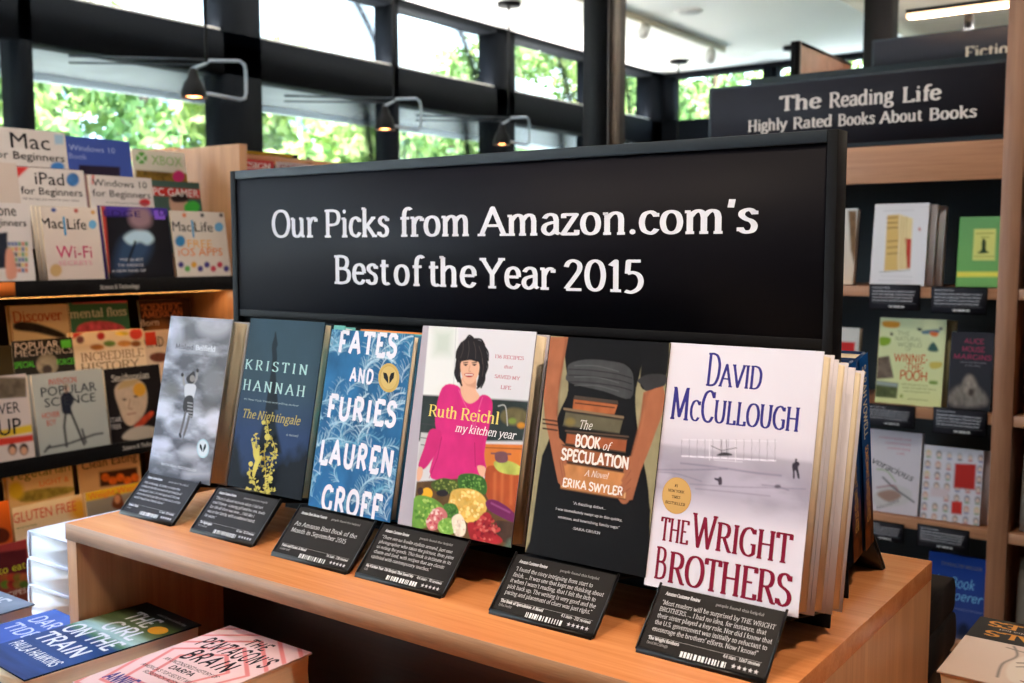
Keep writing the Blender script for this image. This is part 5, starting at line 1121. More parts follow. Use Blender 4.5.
def m_free(a):
    a.fill((218, 208, 200)); a.blob(*zd(282, 446), 5, 5.6, (50, 120, 170), tex=.3); r = random.Random(8)
    for i in range(8): a.blob(*zd(285+i*26, 545+(12 if i % 2 else -4)), 2.8, 3, r.choice([(190, 60, 80), (70, 60, 130), (90, 160, 80), (220, 160, 60)]))
    for x, c in ((298, (216, 120, 80)), (370, (60, 60, 70)), (446, (60, 50, 60))): a.blob(*zd(x, 342), 2, 2, c)
    a.done(); sT(a, 'Mac', zd(252, 406), zd(326, 408), 9.6); sT(a, 'Life', zd(340, 408), zd(414, 410), 9.6); sT(a, '|', zd(330, 414), zd(337, 414), 13, (90, 160, 210)); a.ellipse(*zd(436, 390), 4.4, 4.6, (110, 170, 214))
    a.text('FREE', zd(312, 470), zd(410, 474), 7.6, (230, 170, 90), font='sans', w=.8); sT(a, 'iOS APPS', zd(274, 502), zd(452, 508), 7.6, (226, 130, 60), .9)
def m_disc(a): a.fill((206, 184, 150)); a.smooth(ze(60, 130, 120, 128, 200, 150, 262, 178, 250, 195, 150, 172, 60, 160), (40, 32, 30), soft=1, tex=.4); a.done(); a.text('Discover', ze(50, 120), ze(250, 128), 10, (170, 70, 50), w=1.)
def m_ment(a): a.fill((58, 112, 90)); a.shape(ze(290, 45, 510, 40, 510, 50, 290, 55), (200, 70, 90)); a.smooth(ze(320, 140, 420, 125, 500, 150, 480, 200, 320, 200), (190, 80, 100), tex=.6); a.done(); a.text('mental floss', ze(282, 110), ze(510, 104), 8, (196, 214, 206), w=1.2)
def m_sci(a): a.fill((62, 40, 32), (44, 28, 24)); a.blob(*ze(640, 160), 12, 10, (130, 84, 50), soft=4); a.done(); a.text('SCIENTIFIC', ze(566, 80), ze(730, 78), 6, (190, 110, 70), w=1.1); a.text('AMERICAN', ze(572, 108), ze(735, 106), 6, (190, 110, 70), w=1.1); sT(a, 'Born', ze(566, 145), ze(638, 142), 6.4, (226, 206, 190), 1.6)
def m_pop(a):
    a.fill((44, 40, 36), (36, 34, 32)); a.blob(*ze(190, 300), 11, 11, (150, 136, 116), tex=.5); a.blob(*ze(190, 320), 5, 5, (70, 60, 56)); a.done(); sT(a, 'POPULAR', ze(60, 240), ze(236, 232), 7, (226, 206, 196), 1.7); sT(a, 'MECHANICS', ze(60, 268), ze(292, 254), 6.4, (206, 190, 180), 1.4)
    sT(a, 'SPECIAL', ze(58, 314), ze(140, 310), 6, (90, 200, 60), 1.6); sT(a, 'FORCES', ze(230, 302), ze(302, 296), 6, (90, 200, 60), 1.6); a.rect(.80, .03, .97, .13, (90, 190, 60))
def m_hist(a):
    a.fill((236, 212, 180)); a.shape(ze(292, 150, 345, 150, 345, 165, 292, 200), (200, 60, 50)); a.blob(*ze(546, 176), 6.6, 6, (214, 66, 54))
    for (x, y, rx, ry, c) in ((322, 200, 4, 4, (120, 70, 70)), (405, 185, 4, 4, (190, 50, 50)), (490, 175, 7, 2, (226, 190, 60)), (390, 230, 7, 3, (190, 120, 60)), (440, 215, 6, 3, (110, 140, 70)), (500, 215, 7, 3, (220, 150, 80)), (546, 216, 5, 3, (150, 90, 50))): a.blob(*ze(x, y), rx, ry, c, tex=.4)
    a.done(); a.text('INCREDIBLE', ze(325, 290), ze(578, 264), 8, (140, 90, 56), w=.8); a.text('HISTORY', ze(325, 330), ze(560, 312), 8.4, (120, 80, 50), w=.8)
def m_mind(a): a.fill((214, 186, 160)); a.blob(*ze(640, 270), 10, 5, (110, 60, 44), tex=.5); a.done(); sT(a, 'MIND', ze(574, 232), ze(658, 226), 10, K0, .9); a.rect(.02, .02, .2, .2, (200, 60, 40))
def m_power(a):
    a.fill((216, 200, 196)); a.shape(ze(-40, 350, 104, 352, 106, 430, -40, 440), (110, 96, 80), tex=.5); a.shape(ze(-30, 570, 128, 540, 132, 570, -30, 600), (226, 190, 50)); a.shape(ze(-30, 600, 134, 580, 136, 605, -30, 630), (206, 60, 46))
    for x in (50, 96): a.blob(*ze(x, 640), 4.6, 6, (60, 40, 36)); a.blob(*ze(x, 646), 3.2, 4, (214, 160, 130))
    a.done(); sT(a, 'POWER', ze(-96, 505), ze(82, 498), 11, K0, 1.); sT(a, 'UP', ze(-2, 590), ze(88, 572), 16, K0, 2.)
def m_science(a):
    a.fill((196, 196, 188), (176, 180, 176)); a.smooth(ze(246, 425, 262, 408, 284, 415, 298, 440, 286, 470, 288, 496, 254, 496, 246, 460), (38, 40, 52), soft=.5); a.blob(*ze(266, 396), 3.2, 4, (214, 176, 156)); a.blob(*ze(264, 384), 3.2, 2.6, (190, 170, 150))
    a.line(ze(264, 490, 258, 550, 268, 628), 2.2, (40, 36, 44)); a.line(ze(284, 490, 305, 540, 338, 620), 2.2, (40, 36, 44)); a.line(ze(190, 635, 268, 620, 380, 580, 412, 575), 2, (60, 60, 64)); a.line(ze(180, 650, 200, 625), 2, (40, 40, 44)); a.line(ze(330, 560, 345, 612), 2, (60, 60, 64))
    a.done(); sT(a, 'POPULAR', ze(166, 430), ze(388, 404), 9, (52, 56, 64), 1.5); sT(a, 'SCIENCE', ze(180, 470), ze(384, 448), 8.6, (52, 56, 64), 1.5)
    rd = (206, 80, 60); sT(a, 'INVENTION', ze(196, 384), ze(306, 370), 6, rd, 1.6); sT(a, 'HOVER', ze(170, 518), ze(240, 510), 6, rd, 1.6); sT(a, 'BOY', ze(188, 546), ze(226, 542), 6, rd, 1.6)
def m_smith(a):
    a.fill((34, 28, 28)); a.smooth(ze(460, 400, 500, 362, 560, 362, 588, 400, 590, 460, 570, 510, 530, 545, 500, 530, 480, 480), (206, 176, 150), tex=.15); a.blob(*ze(560, 400), 6.4, 7, (226, 160, 50)); a.smooth(ze(470, 400, 500, 362, 556, 360, 530, 385, 490, 395), (196, 160, 110)); a.smooth(ze(540, 545, 600, 490, 616, 500, 560, 555), (200, 70, 40), tex=.5); a.smooth(ze(496, 600, 520, 560, 580, 545, 640, 560, 640, 600), (190, 176, 160))
    for x, y in ((500, 440), (545, 428)): a.blob(*ze(x, y), 2, 1.1, (70, 50, 44))
    a.line(ze(522, 440, 516, 475, 530, 478), .8, (150, 110, 90)); a.line(ze(512, 500, 545, 494), 1., (150, 80, 70)); a.done(); a.text('Smithsonian', ze(448, 372), ze(600, 350), 6.4, (210, 196, 180), w=1.1); sT(a, 'STAR', ze(440, 535), ze(488, 528), 5, (220, 210, 206), 1.4); sT(a, 'TREK', ze(442, 562), ze(488, 556), 5, (220, 210, 206), 1.4)
def m_veg(a): a.fill((222, 196, 150), (226, 200, 160)); a.smooth(zf(60, 250, 130, 225, 270, 215, 260, 240, 100, 275), (150, 140, 70), tex=.6); a.blob(*zf(60, 230), 8, 9, (214, 190, 60), soft=2); a.done(); sT(a, 'Vegetarian', zf(28, 190), zf(266, 160), 9, (96, 110, 50), .8); sT(a, 'LIGHT &', zf(150, 210), zf(262, 198), 5.4, (226, 120, 70), .9)
def m_clean(a): a.fill((212, 178, 140)); a.shape(zf(376, 160, 520, 140, 526, 200, 380, 216), (70, 40, 28), soft=1.); [a.blob(*zf(400+i*28, 180+(i % 2)*12), 4.2, 4, (220, 110, 40), tex=.4) for i in range(5)]; a.done(); sT(a, 'Clean Eating', zf(310, 148), zf(520, 118), 8, (40, 30, 26), 1.2)
def m_orng(a): a.fill((224, 110, 40), (130, 60, 40)); a.blob(*zf(0, 400), 10, 8, (90, 40, 30)); a.done()
def m_glut(a): a.fill((234, 220, 196), (228, 214, 192)); a.blob(*zf(300, 300), 10, 12, (226, 170, 60), soft=4); a.done(); sT(a, 'GLUTEN FREE', zf(50, 352), zf(290, 308), 10, (214, 90, 70), .8); a.text('make your own favorites', zf(60, 375), zf(140, 362), 2., (120, 150, 100), n=2)
def m_women(a): a.fill((150, 150, 150), (120, 100, 90)); a.shape(zf(320, 230, 540, 190, 545, 225, 325, 272), (226, 190, 50)); a.smooth(zf(425, 290, 440, 240, 460, 250, 470, 300), (110, 60, 40)); a.blob(*zf(445, 262), 3, 4.4, (206, 150, 120)); a.done(); sT(a, 'Weight Watch', zf(335, 268), zf(530, 222), 6, (226, 120, 60), 1.2)
def m_eat(a): a.fill((170, 60, 60), (90, 60, 40)); a.shape(zf(-40, 470, 100, 450, 104, 540, -40, 550), (90, 30, 36)); [a.blob(*zf(20+(i % 4)*24, 560+(i//4)*26), 5, 4, c, tex=.5) for i, c in enumerate([(150, 80, 40), (180, 60, 40), (120, 100, 40), (160, 90, 50), (90, 120, 40), (150, 40, 40), (140, 110, 50), (80, 100, 40)])]; a.done(); sT(a, 'to eat', zf(-6, 548), zf(98, 526), 8, (206, 206, 60), 1.5); sT(a, 'RECIPES', zf(-6, 645), zf(100, 616), 5, (226, 200, 190), 1.2)
def m_dk(c): 
    def f(a): a.fill(c); a.done()
    return f
mag('white magazine with the largest black lettering in the top back row', 0, 2, -13, 125.5, m_mac, 64, copies=1)
mag('blue magazine with pale lettering in the top back row', 0, 2, 65, 135.5, m_win10, 129, cover=(62, 84, 166))
mag('cream magazine with green lettering in the top back row beside the end panel', 0, 2, 131.5, 148.5, m_xbox, 184)
mag('white magazine with red corner and blue disc, middle row of the top shelf', 0, 1, 12, 166, m_ipad, 83, copies=2, cover=(90, 60, 60))
mag('white magazine with small red disc low right, middle row of the top shelf', 0, 1, 87.5, 174.5, m_win, 151, copies=1, cover=(150, 120, 120))
mag('dark green computer game magazine in the middle row beside the end panel', 0, 1, 150.5, 180, m_pcg, 199, cover=(60, 80, 76))
mag('white magazine with a red disc at the left edge of the top shelf', 0, 1, -62, 158, m_dk((206, 190, 182)), .222)
mag('white magazine with coloured app squares at the left edge, top front row', 0, 0, -40, 201, m_iphone, 27)
mag('white magazine with pink Wi-Fi lettering in the top front row', 0, 0, 40, 206.5, m_wifi, 97, copies=2, cover=(206, 190, 176))
mag('dark magazine with a glowing figure and violet header in the top front row', 0, 0, 101, 206, m_dark, 167, copies=1, cover=(70, 50, 110))
mag('white magazine with orange capitals in the top front row, nearest the end panel', 0, 0, 170, 210.5, m_free, 224)
mag('tan magazine with red title in the back row of the middle shelf', 1, 2, 10, 306.5, m_disc, 67, copies=1, cover=(190, 158, 116))
mag('green magazine with pale title in the back row of the middle shelf', 1, 2, 68.5, 303, m_ment, 127, cover=(58, 112, 90))
mag('dark brown magazine headed Born in the back row of the middle shelf', 1, 2, 138, 300, m_sci, 190, cover=(50, 32, 28))
mag('black magazine with green SPECIAL FORCES lettering in the middle shelf', 1, 1, 11, 341.5, m_pop, 72, cover=(40, 38, 36))
mag('cream magazine with colourful little animals in the middle shelf', 1, 1, 72, 333.5, m_hist, 143, copies=1, cover=(214, 170, 120))
mag('cream magazine with red corner half hidden behind the grey cloud book', 1, 1, 143, 331, m_mind, 200)
mag('black magazine with yellow flash at the left edge of the middle shelf', 1, 1, -55, 350, m_dk((60, 50, 30)), .22)
mag('white magazine with large black UP lettering at the left edge of the middle shelf', 1, 0, -40, 380, m_power, 26)
mag('grey-white science magazine with a standing man in the middle shelf front row', 1, 0, 31, 375.5, m_science, 102, copies=1, cover=(150, 150, 150))
mag('black magazine with a man\'s face and orange collar in the middle shelf front row', 1, 0, 103.5, 369.5, m_smith, 159, cover=(34, 28, 28))
mag('tan magazine with green title in the back row of the bottom shelf', 2, 2, 6, 470, m_veg, 71, copies=1, cover=(206, 160, 96))
mag('brown magazine with a tray of orange food in the back row of the bottom shelf', 2, 2, 77, 463, m_clean, 139, cover=(200, 150, 104))
mag('orange food magazine at the left edge of the bottom shelf', 2, 1, -52, 512, m_orng, 9, cover=(200, 90, 40))
mag('cream magazine with wide red capitals in the bottom shelf', 2, 1, 12, 508, m_glut, 82, cover=(214, 190, 156))
mag('grey magazine with a yellow band and a seated woman in the bottom shelf', 2, 1, 85, 493, m_women, 150, cover=(140, 140, 140))
mag('red food magazine with yellow-green to eat lettering, lowest at the left', 2, 0, -46, 556, m_eat, 27, cover=(160, 60, 60))
for lev in range(3):                          # sloped ledges that carry the rows
    for row in range(3):
        g = [s_ for s_ in sup if s_[4] == row and s_[5] == lev]
        if not g: continue
        zm = min(s_[3] for s_ in g); xm = [RX-.030, RX-.115, RX-.205][row]
        if row == 0: continue
        B('row_ledge', rk, o, xm-.045, xm+.004, RY0, RY1, zm-.012, zm-.004, DARKIN)
# the next low case beyond the rack with a few magazines along its top
lc = empty('low_bookcase', (-3.3, 2.9, 0)); tag(lc, 'low oak case beyond the rack end, its top just above the sign', 'bookcase'); o = (-3.3, 2.9, 0)
B('carcass', lc, o, -3.62, -3.34, 2.42, 3.5, 0, EYE+.350, DARKIN); B('top_board', lc, o, -3.64, -3.33, 2.40, 3.52, EYE+.350, EYE+.382, OAKY, .001)
for i, (c, lab) in enumerate((((190, 160, 60), 'yellow magazine on the low case just right of the rack end'), ((200, 60, 60), 'red magazine on the low case above the sign'), ((214, 190, 190), 'pale pink magazine on the low case above the sign'))):
    m = MB(); m.box(0, .21, 0, .006, 0, .25, PRINT, tuple(lin(c))); m.box(-.0002, .2102, .001, .005, .001, .249, PAGES)
    A = Art(m, (0, 0, 0), (1, 0, 0), (0, 0, 1), (0, -1, 0), .21, .25, None, PRINT); A.lift = lambda: .0008
    A.text(('HOME', 'DESIGN', 'GARDEN')[i], (.08, .14), (.92, .14), .09, (240, 236, 230) if i < 2 else (170, 60, 70), uv=True, w=1.4)
    ob = m.build('magazine'); ob.location = (-3.325, 2.44+i*.225, EYE+.112); ob.rotation_euler = (0, 0, math.pi/2); tag(ob, lab, 'magazine', 'magazines on the low case')
B('display_rail', lc, o, -3.34, -3.315, 2.42, 3.5, EYE+.09, EYE+.111, OAKY)
m = MB(); m.box(-.10, .10, -.18, .18, 0, .02, PRINT, tuple(lin((30, 28, 26)))); m.box(-.101, .101, -.12, .15, .005, .016, MATTE, tuple(lin((196, 150, 30)))); ob = m.build('box'); ob.location = (-3.46, 2.86, EYE+.382); tag(ob, 'flat black box with a yellow label on the low case', 'box')
# ================================================================ wood-ended case, far signs and fittings
fb = empty('bookcase', (-1.85, 4.75, 0)); tag(fb, 'brown wooden shelf end rising behind the Reading Life sign', 'bookcase'); o = (-1.85, 4.75, 0)
B('side_panel', fb, o, -1.73, -1.705, 4.44, 5.10, 0, 2.30, BROWNZ, .002); B('front_trim', fb, o, -1.742, -1.702, 4.415, 4.44, 0, 2.312, BLACK); B('top_trim', fb, o, -1.735, -1.702, 4.44, 5.10, 2.30, 2.312, BLACK); B('shelf', fb, o, -1.73, -1.40, 4.5, 5.05, .5, .53, OAKY)
fc = empty('bookcase', (-1.1, 5.7, 0)); tag(fc, 'tall dark bookcase carrying the Fiction sign', 'bookcase'); o = (-1.1, 5.7, 0)
B('carcass', fc, o, -1.74, .8, 5.52, 5.9, 0, EYE+.915, DARKIN); B('fascia', fc, o, -1.74, .8, 5.50, 5.52, EYE+.80, EYE+.915, OAKX)
wall_sign('category_sign', 'dark sign reading Fiction, highest and farthest at the right', -1.735, .8, EYE+.915, EYE+1.079, 5.50, [('Fiction', (964.5, 57.8), (1019, 52.6), 10.6, 1.3)], (190, 176, 160), .05)
lb = empty('linear_lamp', (-1.3, 5.5, EYE+1.19)); tag(lb, 'long slim ceiling lamp glowing warm above the Fiction sign', 'lamp'); o = (-1.3, 5.5, EYE+1.19)
B('housing', lb, o, -1.56, -.2, 5.47, 5.53, EYE+1.185, EYE+1.205, BLACK); B('diffuser', lb, o, -1.555, -.205, 5.465, 5.525, EYE+1.163, EYE+1.184, emit('warm_tube', (255, 214, 170), 2.2))
m = MB(); m.tube([(0, 0, .01), (0, 0, 3.5-EYE-1.20)], .008, BLACK); m.build('rod', lb).location = (.3, 0, 0)
m = MB(); m.tube([(0, 0, -.10), (0, 0, -.03)], .025, BLACK); m.build('stem', lb).location = (.02, .06, 0)

# ================================================================ room shell
mb = MB(); mb.box(-6.4, 4.2, -4.2, 11.5, -.1, 0, FLOOR); struct('floor', mb)
CZ = 3.5
mb = MB(); mb.box(-6.4, 4.2, -4.2, 11.5, CZ, CZ+.15, CEIL); struct('ceiling', mb)
cols = [(-4.2, -3.9), (-2.3, -2.05), (-.5, -.25), (1.3, 1.55), (3.28, 3.36), (4.755, 5.09), (6.50, 6.56), (7.92, 8.21), (9.65, 9.9), (10.95, 11.5)]
mb = MB()
mb.box(-6.22, -6.0, -4.2, 11.5, 0, .7, WINFR); mb.box(-6.22, -6.0, -4.2, 11.5, EYE+1.235, EYE+1.525, WINFR); mb.box(-6.22, -6.0, -4.2, 11.5, EYE+2.035, CZ, WINFR)
for a, b in cols: mb.box(-6.22, -6.0, a, b, .7, CZ, WINFR)
struct('wall_left', mb)
k = 0
for (a, b), (c, d) in zip(cols[:-1], cols[1:]):
    k += 1; w = empty('window_%d' % k, (-6.2, (b+c)/2, .7)); w['kind'] = 'structure'; o = (-6.2, (b+c)/2, .7)
    B('pane', w, o, -6.206, -6.2, b, c, .7, EYE+1.235, GLASS); B('pane', w, o, -6.206, -6.2, b, c, EYE+1.525, EYE+2.035, GLASS)
mb = MB(); mb.box(-6.2, 4.2, 11.2, 11.4, 0, EYE+1.53, WINFR); mb.box(-6.2, 4.2, 11.2, 11.4, EYE+2.04, CZ, WINFR)
bw = [(-6.2, -5.88), (-4.74, -4.60), (-3.2, -3.06), (-1.7, -1.5), (0, .2), (4., 4.2)]
for a, b in bw: mb.box(a, b, 11.2, 11.4, EYE+1.53, EYE+2.04, WINFR)
struct('wall_back', mb)
for i in range(4):
    k += 1; w = empty('window_%d' % k, ((bw[i][1]+bw[i+1][0])/2, 11.3, EYE+1.53)); w['kind'] = 'structure'; o = tuple(w.location)
    B('pane', w, o, bw[i][1], bw[i+1][0], 11.3, 11.306, EYE+1.53, EYE+2.04, GLASS)
mb = MB(); mb.box(4.0, 4.2, -4.2, 11.4, 0, CZ, WALLD); struct('wall_right', mb)
fw = [(-6.2, -5.9), (-3.4, -3.2), (-2.9, 4.2)]
mb = MB(); mb.box(-6.2, 4.2, -4.2, -4.0, 0, .3, WINFR); mb.box(-6.2, 4.2, -4.2, -4.0, 3.2, CZ, WINFR)
for a, b in ((-6.2, -5.9), (-3.4, 4.2)): mb.box(a, b, -4.2, -4.0, .3, 3.2, WINFR)
struct('wall_front', mb)
for i in range(1):
    k += 1; w = empty('window_%d' % k, ((fw[i][1]+fw[i+1][0])/2, -4.1, .3)); w['kind'] = 'structure'; o = tuple(w.location)
    B('pane', w, o, fw[i][1], fw[i+1][0], -4.106, -4.1, .3, 3.2, GLASS)
# square column with wooden side, black steel column, soffit
mb = MB(); mb.box(-2.29, -2.175, 3.60, 3.64, 0, CZ, BLACK); mb.box(-2.175, -2.165, 3.60, 3.68, 0, CZ, DARKIN); mb.box(-2.29, -2.175, 3.64, 3.74, 0, CZ, BLACK)
struct('trim_1', mb)
mb = MB(); mb.box(-2.33, -2.16, 7.2, 7.4, 0, CZ, BLACK); struct('trim_2', mb)
p0 = atZ(725, 0, 3.49); p1 = atZ(868, 30, 3.2)
mb = MB(); mb.prism([(-3.05, 3.5), (-2.45, 3.22), (4.0, 3.22), (4.0, 3.5)], 1, 6.2, 11.2, SOFFIT); struct('trim_3', mb)
mb = MB(); mb.prism([(-1.6, 3.5), (-1.6, 3.38), (4.0, 3.38), (4.0, 3.5)], 1, 4.2, 6.2, SOFFIT); struct('trim_4', mb)
# round ceiling speaker, track with two spot heads
m = MB(); m.lathe([(0, -.012), (.11, -.012), (.13, 0), (0, 0)], (0, 0, 0), WHITEM); ob = m.build('ceiling_speaker'); P = atZ(688, 11, CZ); ob.location = (P[0], P[1], CZ-.0005); tag(ob, 'round white ceiling speaker flush in the ceiling', 'speaker')
tr = empty('track_light', (-4.7, 9, CZ)); tag(tr, 'white ceiling track with two spot heads', 'track light'); o = (-4.7, 9, CZ)
B('track', tr, o, -4.72, -4.68, 7.2, 10.1, CZ-.05, CZ, plain('beige_track', (196, 186, 160), .5))
for px, py in ((645, 33), (711, 58)):
    P = atX(px, py, -4.7)
    m = MB(); m.tube([(0, 0, CZ-.05-P[2]), (0, 0, .0)], .02, WHITEM); m.tube([(0, .0, .05), (.03, -.10, -.03)], .05, WHITEM, 14); h = m.build('spot_head', tr); h.location = (P[0]-o[0], P[1]-o[1], P[2]-o[2])
# pendant lamps along the windows
EM = emit('warm_bulb', (255, 150, 80), 14.)
def pendant(x, y, zs, lab, rod_dy=.10, arms=True):
    """zs: height of the shade's lower rim; rod hangs rod_dy beyond the shade"""
    r = empty('pendant_lamp', (x, y, zs)); tag(r, lab, 'lamp', 'black pendant lamps along the windows')
    m = MB(); prof = [(.118, 0), (.112, .05), (.09, .12), (.055, .17), (.045, .21), (.03, .25), (.0, .26), (.0, .255), (.026, .245), (.04, .20), (.05, .165), (.085, .115), (.107, .05), (.112, 0), (.118, 0)]
    m.lathe([(a_*.66, b_*.7) for a_, b_ in prof], (0, 0, 0), BLACK); sh_ = m.build('lamp_shade', r, smooth=True)
    m = MB(); m.lathe([(0, .004), (.05, .01), (.062, .03), (.05, .06), (0, .08)], (0, 0, 0), EM, 14); m.build('bulb', sh_, smooth=True)
    m = MB(); m.tube([(0, rod_dy, .20), (0, rod_dy, CZ-zs)], .009, BLACK); m.build('rod', r)
    m = MB(); m.lathe([(0, -.03), (.10, -.03), (.10, 0), (0, 0)], (0, rod_dy, CZ-zs), BLACK); m.build('ceiling_plate', r)
    a = rod_dy; m = MB(); rr = .05; yb = a+.30; zt, zb2 = .27, .03
    pts = [(0, -.01, .17), (0, a, .22), (0, a+.02, zt-.03), (0, yb-rr, zt), (0, yb-.01, zt-.015), (0, yb, zt-rr), (0, yb, zb2+rr), (0, yb-.01, zb2+.015), (0, yb-rr, zb2), (0, a, zb2+.01)]
    m.tube(pts, .010, SILVER); m.build('bracket', r)
    if arms:
        m = MB(); m.tube([(0, a, zt-.03), (-.55, -.48, .24)], .008, FRAME); m.tube([(0, a, zt-.06), (-.55, -.48, .20)], .006, FRAME); m.build('arm', r)
    L = bpy.data.lights.new('pendant_bulb', 'POINT'); L.energy = 6; L.color = (1, .62, .35); L.shadow_soft_size = .05
    lo = bpy.data.objects.new('pendant_bulb', L); col.objects.link(lo); lo.location = (x, y, zs-.02)
P = atX(194, 98, -5.35); pendant(P[0], P[1], P[2], 'black pendant lamp nearest the rack, leftmost at the windows')
P = atX(385, 130, -5.35); pendant(P[0], P[1], P[2], 'black pendant lamp in front of the second window post, second from the left')
P = atX(502, 145, -5.35); pendant(P[0], P[1], P[2], 'black pendant lamp right of the middle, third from the left')
pendant(-5.43, 10.40, 2.33, 'black pendant lamp by the far corner with only its rod above the sign', arms=False)
pendant(-4.12, 10.40, 2.33, 'black pendant lamp rod beside the brown shelf end', arms=False)

# ================================================================ outside
mb = MB(); mb.box(-7.95, -6.25, -6, 16, 2.80, 2.98, plain('grey_canopy_soffit', (120, 122, 124), .8, noise=.1, nscale=3)); mb.box(-7.99, -7.95, -6, 16, 2.74, 3.0, plain('white_fascia', (236, 238, 240), .6)); mb.box(-6.33, -6.25, -6, 16, 2.70, 2.80, plain('white_window_head', (236, 238, 240), .6)); ob = mb.build('canopy'); tag(ob, 'grey canopy slab outside along the windows', 'canopy')
mb = MB(); mb.box(-60, 40, -40, 50, -.35, -.12, plain('pale_paving', (226, 224, 216), .9, noise=.1, nscale=1)); ob = mb.build('ground'); ob['kind'] = 'structure'
def leaf_mat(n, c1, c2):
    m, nt, b = new_mat(n); tc = nt.nodes.new('ShaderNodeTexCoord'); nz = nt.nodes.new('ShaderNodeTexNoise'); nz.inputs['Scale'].default_value = 2.5; nz.inputs['Detail'].default_value = 4
    nt.links.new(tc.outputs['Object'], nz.inputs['Vector']); rp = nt.nodes.new('ShaderNodeValToRGB'); rp.color_ramp.elements[0].position = .35; rp.color_ramp.elements[1].position = .65
    rp.color_ramp.elements[0].color = (*lin(c1), 1); rp.color_ramp.elements[1].color = (*lin(c2), 1); nt.links.new(nz.outputs['Fac'], rp.inputs['Fac']); nt.links.new(rp.outputs['Color'], b.inputs['Base Color']); b.inputs['Roughness'].default_value = .6
    b.inputs['Transmission Weight'].default_value = 0; return m
LEAF = [leaf_mat('bright_leaves', (100, 140, 60), (190, 206, 130)), leaf_mat('mid_green_leaves', (80, 124, 56), (170, 196, 120))]
BARK = plain('brown_bark', (96, 78, 62), .9, noise=.3, nscale=8)
def tree(x, y, h, r, n, seed, lab):
    rr = random.Random(seed); t = empty('tree', (x, y, -.12)); tag(t, lab, 'tree', 'trees outside the windows')
    m = MB(); m.tube([(0, 0, 0), (.08, .03, h*.3), (-.05, 0, h*.6)], .16, BARK, 10)
    for i in range(5): a = rr.uniform(0, 6.28); m.tube([(-.02, 0, h*(.3+.06*i)), (math.cos(a)*r*.5, math.sin(a)*r*.5, h*(.5+.08*i))], .06, BARK, 6)
    m.build('trunk', t)
    # leaf clumps
    np_r = np.random.RandomState(seed); cl = []
    for i in range(26):
        d = np_r.normal(size=3); d /= np.linalg.norm(d); q = np_r.rand()**.4; cl.append((d*q*np.array([r, r, h*.42])+np.array([0, 0, h*.58]), np_r.uniform(.45, .9)*r*.42))
    c = np.array([cl[i % 26][0] for i in range(n)]); cr = np.array([cl[i % 26][1] for i in range(n)])
    d = np_r.normal(size=(n, 3)); d /= np.linalg.norm(d, axis=1)[:, None]; p = c+d*(cr*np_r.rand(n)**.35)[:, None]
    a = np_r.normal(size=(n, 3)); a /= np.linalg.norm(a, axis=1)[:, None]; b = np.cross(a, np_r.normal(size=(n, 3))); b /= np.linalg.norm(b, axis=1)[:, None]
    s = np_r.uniform(.07, .14, n)[:, None]
    V = np.stack([p-a*s, p-b*s*.5, p+a*s, p+b*s*.5], 1).reshape(-1, 3)
    me = bpy.data.meshes.new('crown'); me.vertices.add(len(V)); me.vertices.foreach_set('co', V.ravel()); me.loops.add(4*n); me.loops.foreach_set('vertex_index', np.arange(4*n)); me.polygons.add(n); me.polygons.foreach_set('loop_start', np.arange(n)*4)
    me.materials.append(LEAF[seed % 2]); me.update(calc_edges=True); o_ = bpy.data.objects.new('crown', me); col.objects.link(o_); o_.parent = t
for i, (x, y, h, r, n, lab) in enumerate([(-11.5, 4.6, 4.6, 1.7, 6000, 'leafy green tree outside the leftmost window'), (-12.5, 7.6, 4.5, 1.9, 7000, 'leafy green tree outside, between the rack end and the second window'), (-12, 10.6, 4.5, 1.9, 7000, 'leafy green tree outside the second window'), (-12.5, 14.2, 5.4, 2.1, 7000, 'leafy green tree outside the third window'),
        (-12.5, 18.5, 6.8, 2.4, 7000, 'leafy green tree outside the fourth window'), (-10.5, 21.5, 7.0, 2.4, 7000, 'leafy green tree beyond the far corner of the shop'), (-6.2, 18.6, 6.6, 2.2, 7000, 'leafy green tree outside the back wall window'), (-2.5, 18, 6.2, 2.2, 6000, 'leafy green tree outside the back wall beside the brown shelf end'), (-11.5, 1.8, 4.6, 1.6, 5000, 'leafy green tree outside at the far left edge')]):
    tree(x, y, h, r, n, 20+i, lab)
bl = empty('building', (-19, 15, -.12)); tag(bl, 'pale grey-blue building seen through the second window', 'building'); o = (-19, 15, -.12)
B('wall', bl, o, -22, -18, 9.6, 30, -.12, 5.4, plain('pale_blue_cladding', (150, 168, 190), .8, noise=.06)); B('roof', bl, o, -22.2, -17.8, 9.4, 30.2, 5.4, 5.6, plain('pale_roof_edge', (200, 205, 212), .8))
for i in range(8): B('window', bl, o, -18.02, -17.97, 10.4+i*2.4, 11.6+i*2.4, 1.2, 3.4, plain('building_glass_%d' % i, (90, 110, 130), .2))

# ================================================================ light
w = bpy.data.worlds.new('World'); sc.world = w; w.use_nodes = True; nt = w.node_tree; bg = nt.nodes['Background']
tc = nt.nodes.new('ShaderNodeTexCoord'); sp = nt.nodes.new('ShaderNodeSeparateXYZ'); nt.links.new(tc.outputs['Generated'], sp.inputs[0])
rp = nt.nodes.new('ShaderNodeValToRGB'); rp.color_ramp.elements[0].position = .0; rp.color_ramp.elements[0].color = (.80, .90, 1., 1); rp.color_ramp.elements[1].position = .8; rp.color_ramp.elements[1].color = (.42, .62, 1., 1)
nt.links.new(sp.outputs['Z'], rp.inputs['Fac']); nt.links.new(rp.outputs['Color'], bg.inputs['Color']); bg.inputs['Strength'].default_value = 9.0
w.cycles.sampling_method = 'AUTOMATIC'
S = bpy.data.lights.new('sun', 'SUN'); S.energy = 30.; S.angle = R(1.); S.color = (1, .94, .84); so = bpy.data.objects.new('sun', S); col.objects.link(so)
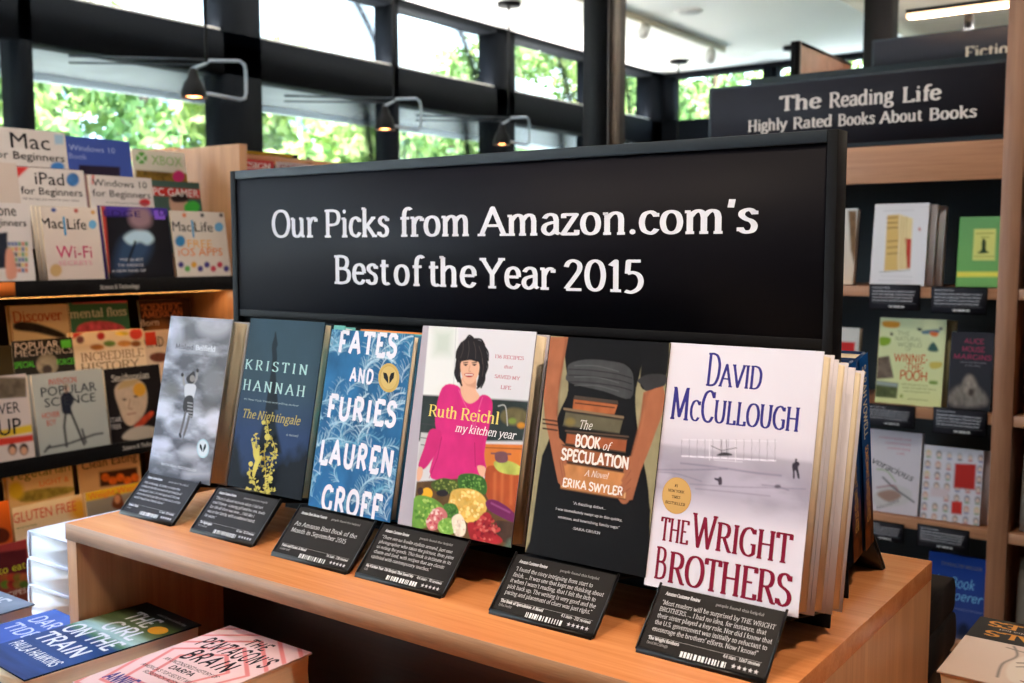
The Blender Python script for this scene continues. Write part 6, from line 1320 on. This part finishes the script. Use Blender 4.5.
so.rotation_euler = Vector((-.12, .62, -.75)).to_track_quat('-Z', 'Y').to_euler()
def spot(loc, tgt, energy, size, colr=(1, .80, .60), blend=.6, soft=.05):
    L = bpy.data.lights.new('ceiling_spot', 'SPOT'); L.energy = energy; L.spot_size = R(size); L.spot_blend = blend; L.color = colr; L.shadow_soft_size = soft
    o_ = bpy.data.objects.new('ceiling_spot', L); col.objects.link(o_); o_.location = loc; o_.rotation_euler = (Vector(tgt)-Vector(loc)).to_track_quat('-Z', 'Y').to_euler()
    f = empty('ceiling_spot_lamp', loc); tag(f, 'white unseen ceiling spot lamp hanging over the aisle above the books', 'lamp', 'ceiling spots over the aisles')
    d = (Vector(tgt)-Vector(loc)).normalized(); m = MB(); m.tube([tuple(-d*.16), tuple(-d*.03)], .045, WHITEM, 14); m.build('spot_head', f); m = MB(); m.tube([tuple(-d*.1), (-d.x*.1, -d.y*.1, CZ-loc[2])], .012, WHITEM); m.build('stem', f)
spot((-.55, -.25, 3.25), (-.60, 1.0, 1.0), 94, 44)
spot((-1.15, -.35, 3.25), (-.95, 1.0, 1.0), 58, 36)
spot((.7, .35, 3.25), (-.36, 1.1, 1.1), 150, 36)
spot((-.9, 1.3, 3.25), (-1.05, 3.2, .9), 66, 50, (1, .86, .72))
spot((-1.3, 1.6, 3.25), (-3.0, 1.9, 1.2), 80, 50, (1, .86, .72))
spot((-1.5, .9, 3.25), (-3.0, 1.4, .7), 60, 50, (1, .84, .68))
spot((-.7, 3.6, 3.2), (-1.2, 5.4, 2.0), 50, 60, (1, .86, .72))
spot((-3.1, .3, 3.25), (-1.60, .82, .9), 360, 21, (.42, .58, 1.), 1.)  # added blue spot standing in for window daylight at the case's left end

def uplight(name, lab, x, y, z, sx, sy, energy, rot=(math.pi, 0, 0)):  # added area lights facing up to brighten the ceiling; no such fixture is seen
    L = bpy.data.lights.new(name, 'AREA'); L.shape = 'RECTANGLE'; L.size = sx; L.size_y = sy; L.energy = energy; L.color = (1, .96, .90)
    o_ = bpy.data.objects.new(name, L); col.objects.link(o_); o_.location = (x, y, z+.03); o_.rotation_euler = rot
    m = MB(); m.box(-sx/2, sx/2, -sy/2, sy/2, -.0, .02, WHITEM); b_ = m.build('filler_light'); b_.location = (x, y, z); tag(b_, lab, 'lamp')
uplight('cove', 'slim white added cove light lying on the window header along the left wall', -6.09, 4., EYE+1.528, .12, 14., 470, (math.pi, 0, 0))
uplight('cove', 'slim white added fill light lying on top of the tall dark bookcase', -.5, 5.75, EYE+.918, 2.3, .12, 330)
vs = sc.view_settings; vs.view_transform = 'Standard'; vs.look = 'None'; vs.gamma = 1; vs.exposure = 0.; vs.use_curve_mapping = False
sc.cycles.use_denoising = True; sc.cycles.max_bounces = 8; sc.cycles.diffuse_bounces = 4; sc.cycles.glossy_bounces = 3; sc.cycles.transparent_max_bounces = 12; sc.cycles.sample_clamp_indirect = 20; sc.cycles.caustics_reflective = False; sc.cycles.caustics_refractive = False
